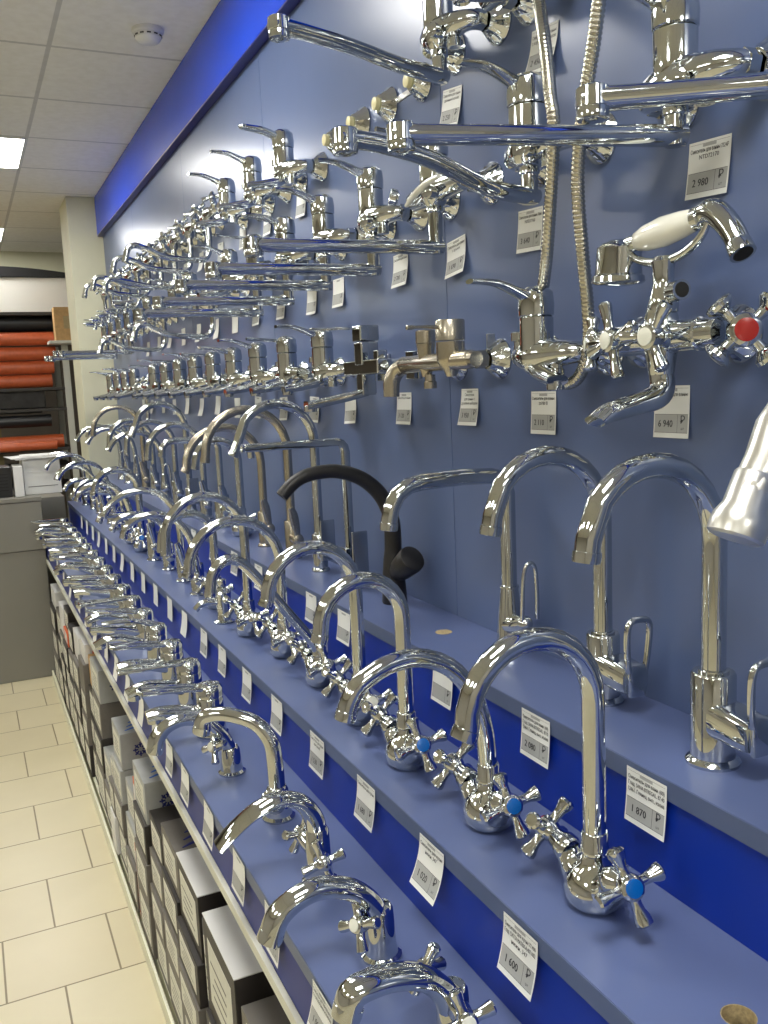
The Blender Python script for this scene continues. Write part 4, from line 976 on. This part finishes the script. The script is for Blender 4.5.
# ------------------------------------------------------------------ counter and what stands on it
CNT = mat('warm_grey_counter', s2l(128, 126, 118), .55, noise=.03, nscale=4)
YC = 5.27
ct = empty('counter', (-.476, YC+.30, 0)); tag(ct, 'warm grey shop counter closing off the aisle at the end of the display stand', 'counter')
zc = H-.53; cw = 1.64; c0 = .0
MB().box((c0, .02, (zc-.30)/2), (cw, .56, zc-.30-.004), .002).build('lower_panel', CNT, ct)
MB().box((c0, .016, zc-.15-.012), (cw, .565, .272), .002).build('upper_panel', CNT, ct)
MB().box((c0, .018, zc-.012), (cw+.01, .575, .022), .002).build('counter_top', CNT, ct)
zt_ = zc
BLKP = mat('black_plastic', (.012, .012, .013), .35)
MB().box((.921, .60, (zc-.075)/2), (.165, .44, zc-.075), .002).build('counter_return', CNT, ct)
bb = empty('cash_box', (.10, YC+.24, zt_)); tag(bb, 'black box device standing on the counter at the left edge', 'device')
MB().box((0, 0, .085), (.22, .22, .17), .006).build('housing', BLKP, bb); v_ = MB()
for k in range(6): v_.box((0, -.1105, .04+k*.018), (.18, .002, .004))
v_.build('vent_slots', DARK, bb)
MB().box((.245, YC+.20, zt_+.086), (.05, .20, .172), .004).build('white_upright_box', WB)
tag(bpy.data.objects['white_upright_box'], 'narrow white box standing upright beside the black device', 'box')
pb = empty('parcel_box', (.375, YC+.32, zt_)); tag(pb, 'pale grey flat-fronted box on the counter beneath the papers', 'box')
GW = mat('pale_grey_card', s2l(222, 222, 216), .55)
MB().box((0, 0, .10), (.20, .30, .20), .003).build('carton', GW, pb); MB().box((0, -.151, .13), (.17, .002, .005)).build('label_strip', WB, pb)
MB().box((0, -.1505, .045), (.16, .001, .004)).build('seam', GB_, pb)
for k, (x, y, z, w, d, r, dd) in enumerate([(.36, .30, .2015, .25, .30, .05, 'lowest'), (.35, .28, .2055, .24, .28, -.12, 'second'), (.33, .30, .2095, .26, .26, .10, 'third'), (.37, .33, .2135, .20, .26, -.05, 'topmost')]):
    mb = MB(); n = 8; vs = []; fs = []
    for i in range(n+1):
        for j in range(2):
            u = -w/2+w*i/n; zz = .006*abs(math.sin(i*.9+k)); 
            for t in (0, .002): vs.append((u, -d/2+d*j, zz*.3+t))
    for i in range(n):
        a = 4*i; b = a+4; fs += [(a+1, a+3, b+3, b+1), (a, b, b+2, a+2), (a, a+1, b+1, b), (a+2, b+2, b+3, a+3)]
    fs += [(0, 2, 3, 1), (4*n, 4*n+1, 4*n+3, 4*n+2)]
    mb.add(vs, fs); o = mb.build('paper_stack', WB); o.location = (x, YC+y, zt_+z); o.rotation_euler = (0, 0, r)
    tag(o, 'rumpled stack of white paper on the grey box, %s of the pile' % dd, 'papers', 'white papers piled on the counter')

# ------------------------------------------------------------------ pipe rack in the far background
YR = 7.35
RK = mat('white_rack_metal', s2l(205, 205, 195), .5); PIPE = mat('orange_sewer_pipe', s2l(200, 98, 58), .38, noise=.08); DPIPE = mat('black_pipe', (.014, .014, .016), .4)
RKD = mat('dark_rack_shelf', (.05, .045, .04), .7)
rk = empty('pipe_rack', (.72, YR, 0)); tag(rk, 'white metal storage rack holding pipes beyond the counter', 'rack')
for x in (.02, -1.9):
    for yy_ in (-.16, .55):
        u = MB(); u.box((x, yy_, 1.0), (.045, .035, 2.0), .002).build('upright', RK, rk)
for z in (.35, .90, 1.06, 1.20, 1.50, 1.655, H+.640):
    MB().box((-.94, .20, z), (1.92, .72, .022), .002).build('shelf', RKD, rk)
def pipe(x0, x1, y, z, r, m, nm, lab, grp, sock=True):
    o = empty(nm, (x0, y, z)); n = MB()
    L = x1-x0
    n.lathe((0, 0, 0), (1, 0, 0), [(0, r*.9), (.0, r), (L*.86, r), (L*.861, r*1.0), (L, r), (L, r*.92), (L-.02, r*.9)], 26); n.build('tube', m, o)
    s = MB(); s.lathe((.14, 0, 0), (-1, 0, 0), [(0, r*1.02), (.01, r*1.10), (.03, r*1.15), (.045, r*1.10), (.14, r*1.08), (.139, r*.95)], 26); s.build('socket', m, o)
    return tag(o, lab, 'pipe', grp)
GP = 'orange pipes lying on the rack'
zz = [H-.02+.0+.0, 0, 0, 0]
rows = [(.535, 'topmost'), (.425, 'second from the top'), (.315, 'third from the top'), (.20, 'fourth from the top')]
PZ = [H+.46, H+.352, H+.250, H+.148]
for k, z in enumerate(PZ):
    pipe(-.9+.03*k, .70-.02*k, YR-.10+.02*k, z, .050, PIPE, 'sewer_pipe', 'orange plastic pipe on the rack, %s of the visible rows' % rows[k][1], GP)
pipe(-.9, .68, YR-.08, H-.310, .050, PIPE, 'sewer_pipe', 'orange plastic pipe low on the rack just above the white papers', GP)
pipe(.22, .62, YR-.17, H-.335, .032, PIPE, 'sewer_pipe', 'short orange pipe piece below the other orange pipes', GP)
pipe(-.9, .60, YR-.12, H-.150, .045, DPIPE, 'black_pipe', 'black plastic pipe on the rack between orange pipes', None)
dk = mat('dark_bundle', (.03, .028, .027), .7, noise=.3, nscale=20)
def bundle(c, d, lab):
    o = empty('packed_goods', (c[0], c[1], c[2]-d[2]/2)); MB().box((0, 0, d[2]/2), d, .012).build('bundle', dk, o)
    MB().box((d[0]*.18, -d[1]/2-.001, d[2]*.55), (.035, .002, .05)).build('label', WB, o)
    return tag(o, lab, 'goods')
bundle((-.10, YR+.02, H+.02), (1.35, .30, .15), 'dark packed goods on the rack below the orange pipes')
bundle((-.10, YR+.02, H-.075+.0), (1.30, .26, .035), 'thin dark bundle on the rack above the black pipe')
b1 = empty('rubber_roll', (-.20, YR-.02, H+.575)); tag(b1, 'large black rolled sheet lying above the orange pipes', 'roll')
MB().lathe((-.7, 0, 0), (1, 0, 0), [(0, .060), (0, .064), (1.60, .064), (1.60, .060)], 28).build('roll', DPIPE, b1); MB().lathe((.9, 0, 0), (1, 0, 0), [(0, .02), (.006, .02)], 16).build('core', LAB, b1)
cb = MB().box((.735, YR-.26, H+.55), (.13, .14, .24), .003).build('cardboard_box', TAN); tag(cb, 'upright brown cardboard box on the rack beside the pillar', 'box')
cb.location = (0, 0, 0)
MB().box((.755, YR-.3306, H+.56), (.045, .001, .09)).build('box_print', WOOD, cb)
sh2 = MB().box((.74, YR-.26, H+.417), (.24, .20, .022), .002).build('bracket_shelf', RK, rk); sh2.location = Vector((0, 0, 0))-rk.location
wb_ = empty('panel_board', (.16, YR-.10, H+.655)); tag(wb_, 'blank white rectangular panel standing on top of the rack', 'panel')
PNL = mat('white_panel_face', s2l(246, 243, 236), .5)
MB().box((.36, 0, .125), (.70, .012, .25), .002).build('panel_face', PNL, wb_)
ar = empty('dark_awning', (0, YR-.12, H+.91)); tag(ar, 'dark shallow arched valance above the white panel', 'valance')
mb = MB(); vs = []; fs = []; n = 16
for i in range(n+1):
    t = i/n; x = -.4+1.28*t; top = .075-.055*(2*t-1)**2*1.0
    for yv in (0, .06):
        vs += [(x, yv, 0), (x, yv, max(.012, top))]
for i in range(n):
    a = 4*i; b = a+4; fs += [(a, b, b+1, a+1), (a+2, a+3, b+3, b+2), (a+1, b+1, b+3, a+3), (a, a+2, b+2, b)]
fs += [(0, 1, 3, 2), (4*n, 4*n+2, 4*n+3, 4*n+1)]
mb.add(vs, fs); mb.build('valance_board', DPIPE, ar)
bh = simple('ceiling_bulkhead', ((XL+1.9)/2, 8.35, H+1.105), (1.9-XL, .5, .23), plaster)
post = MB().box((.22, YR-.06, H+.02), (.05, .04, 1.6), .002)
o = post.build('rack_upright', mat('olive_rack_metal', s2l(110, 98, 60), .6)); tag(o, 'olive brown upright post at the left edge beside the orange pipes', 'post')

# ------------------------------------------------------------------ world and view
w = bpy.data.worlds.new('world'); bpy.context.scene.world = w; w.use_nodes = True
w.node_tree.nodes['Background'].inputs['Color'].default_value = (.9, .95, 1, 1); w.node_tree.nodes['Background'].inputs['Strength'].default_value = .3
vs_ = bpy.context.scene.view_settings; vs_.view_transform = 'Standard'; vs_.look = 'None'; vs_.gamma = 1; vs_.use_curve_mapping = False; vs_.exposure = 0
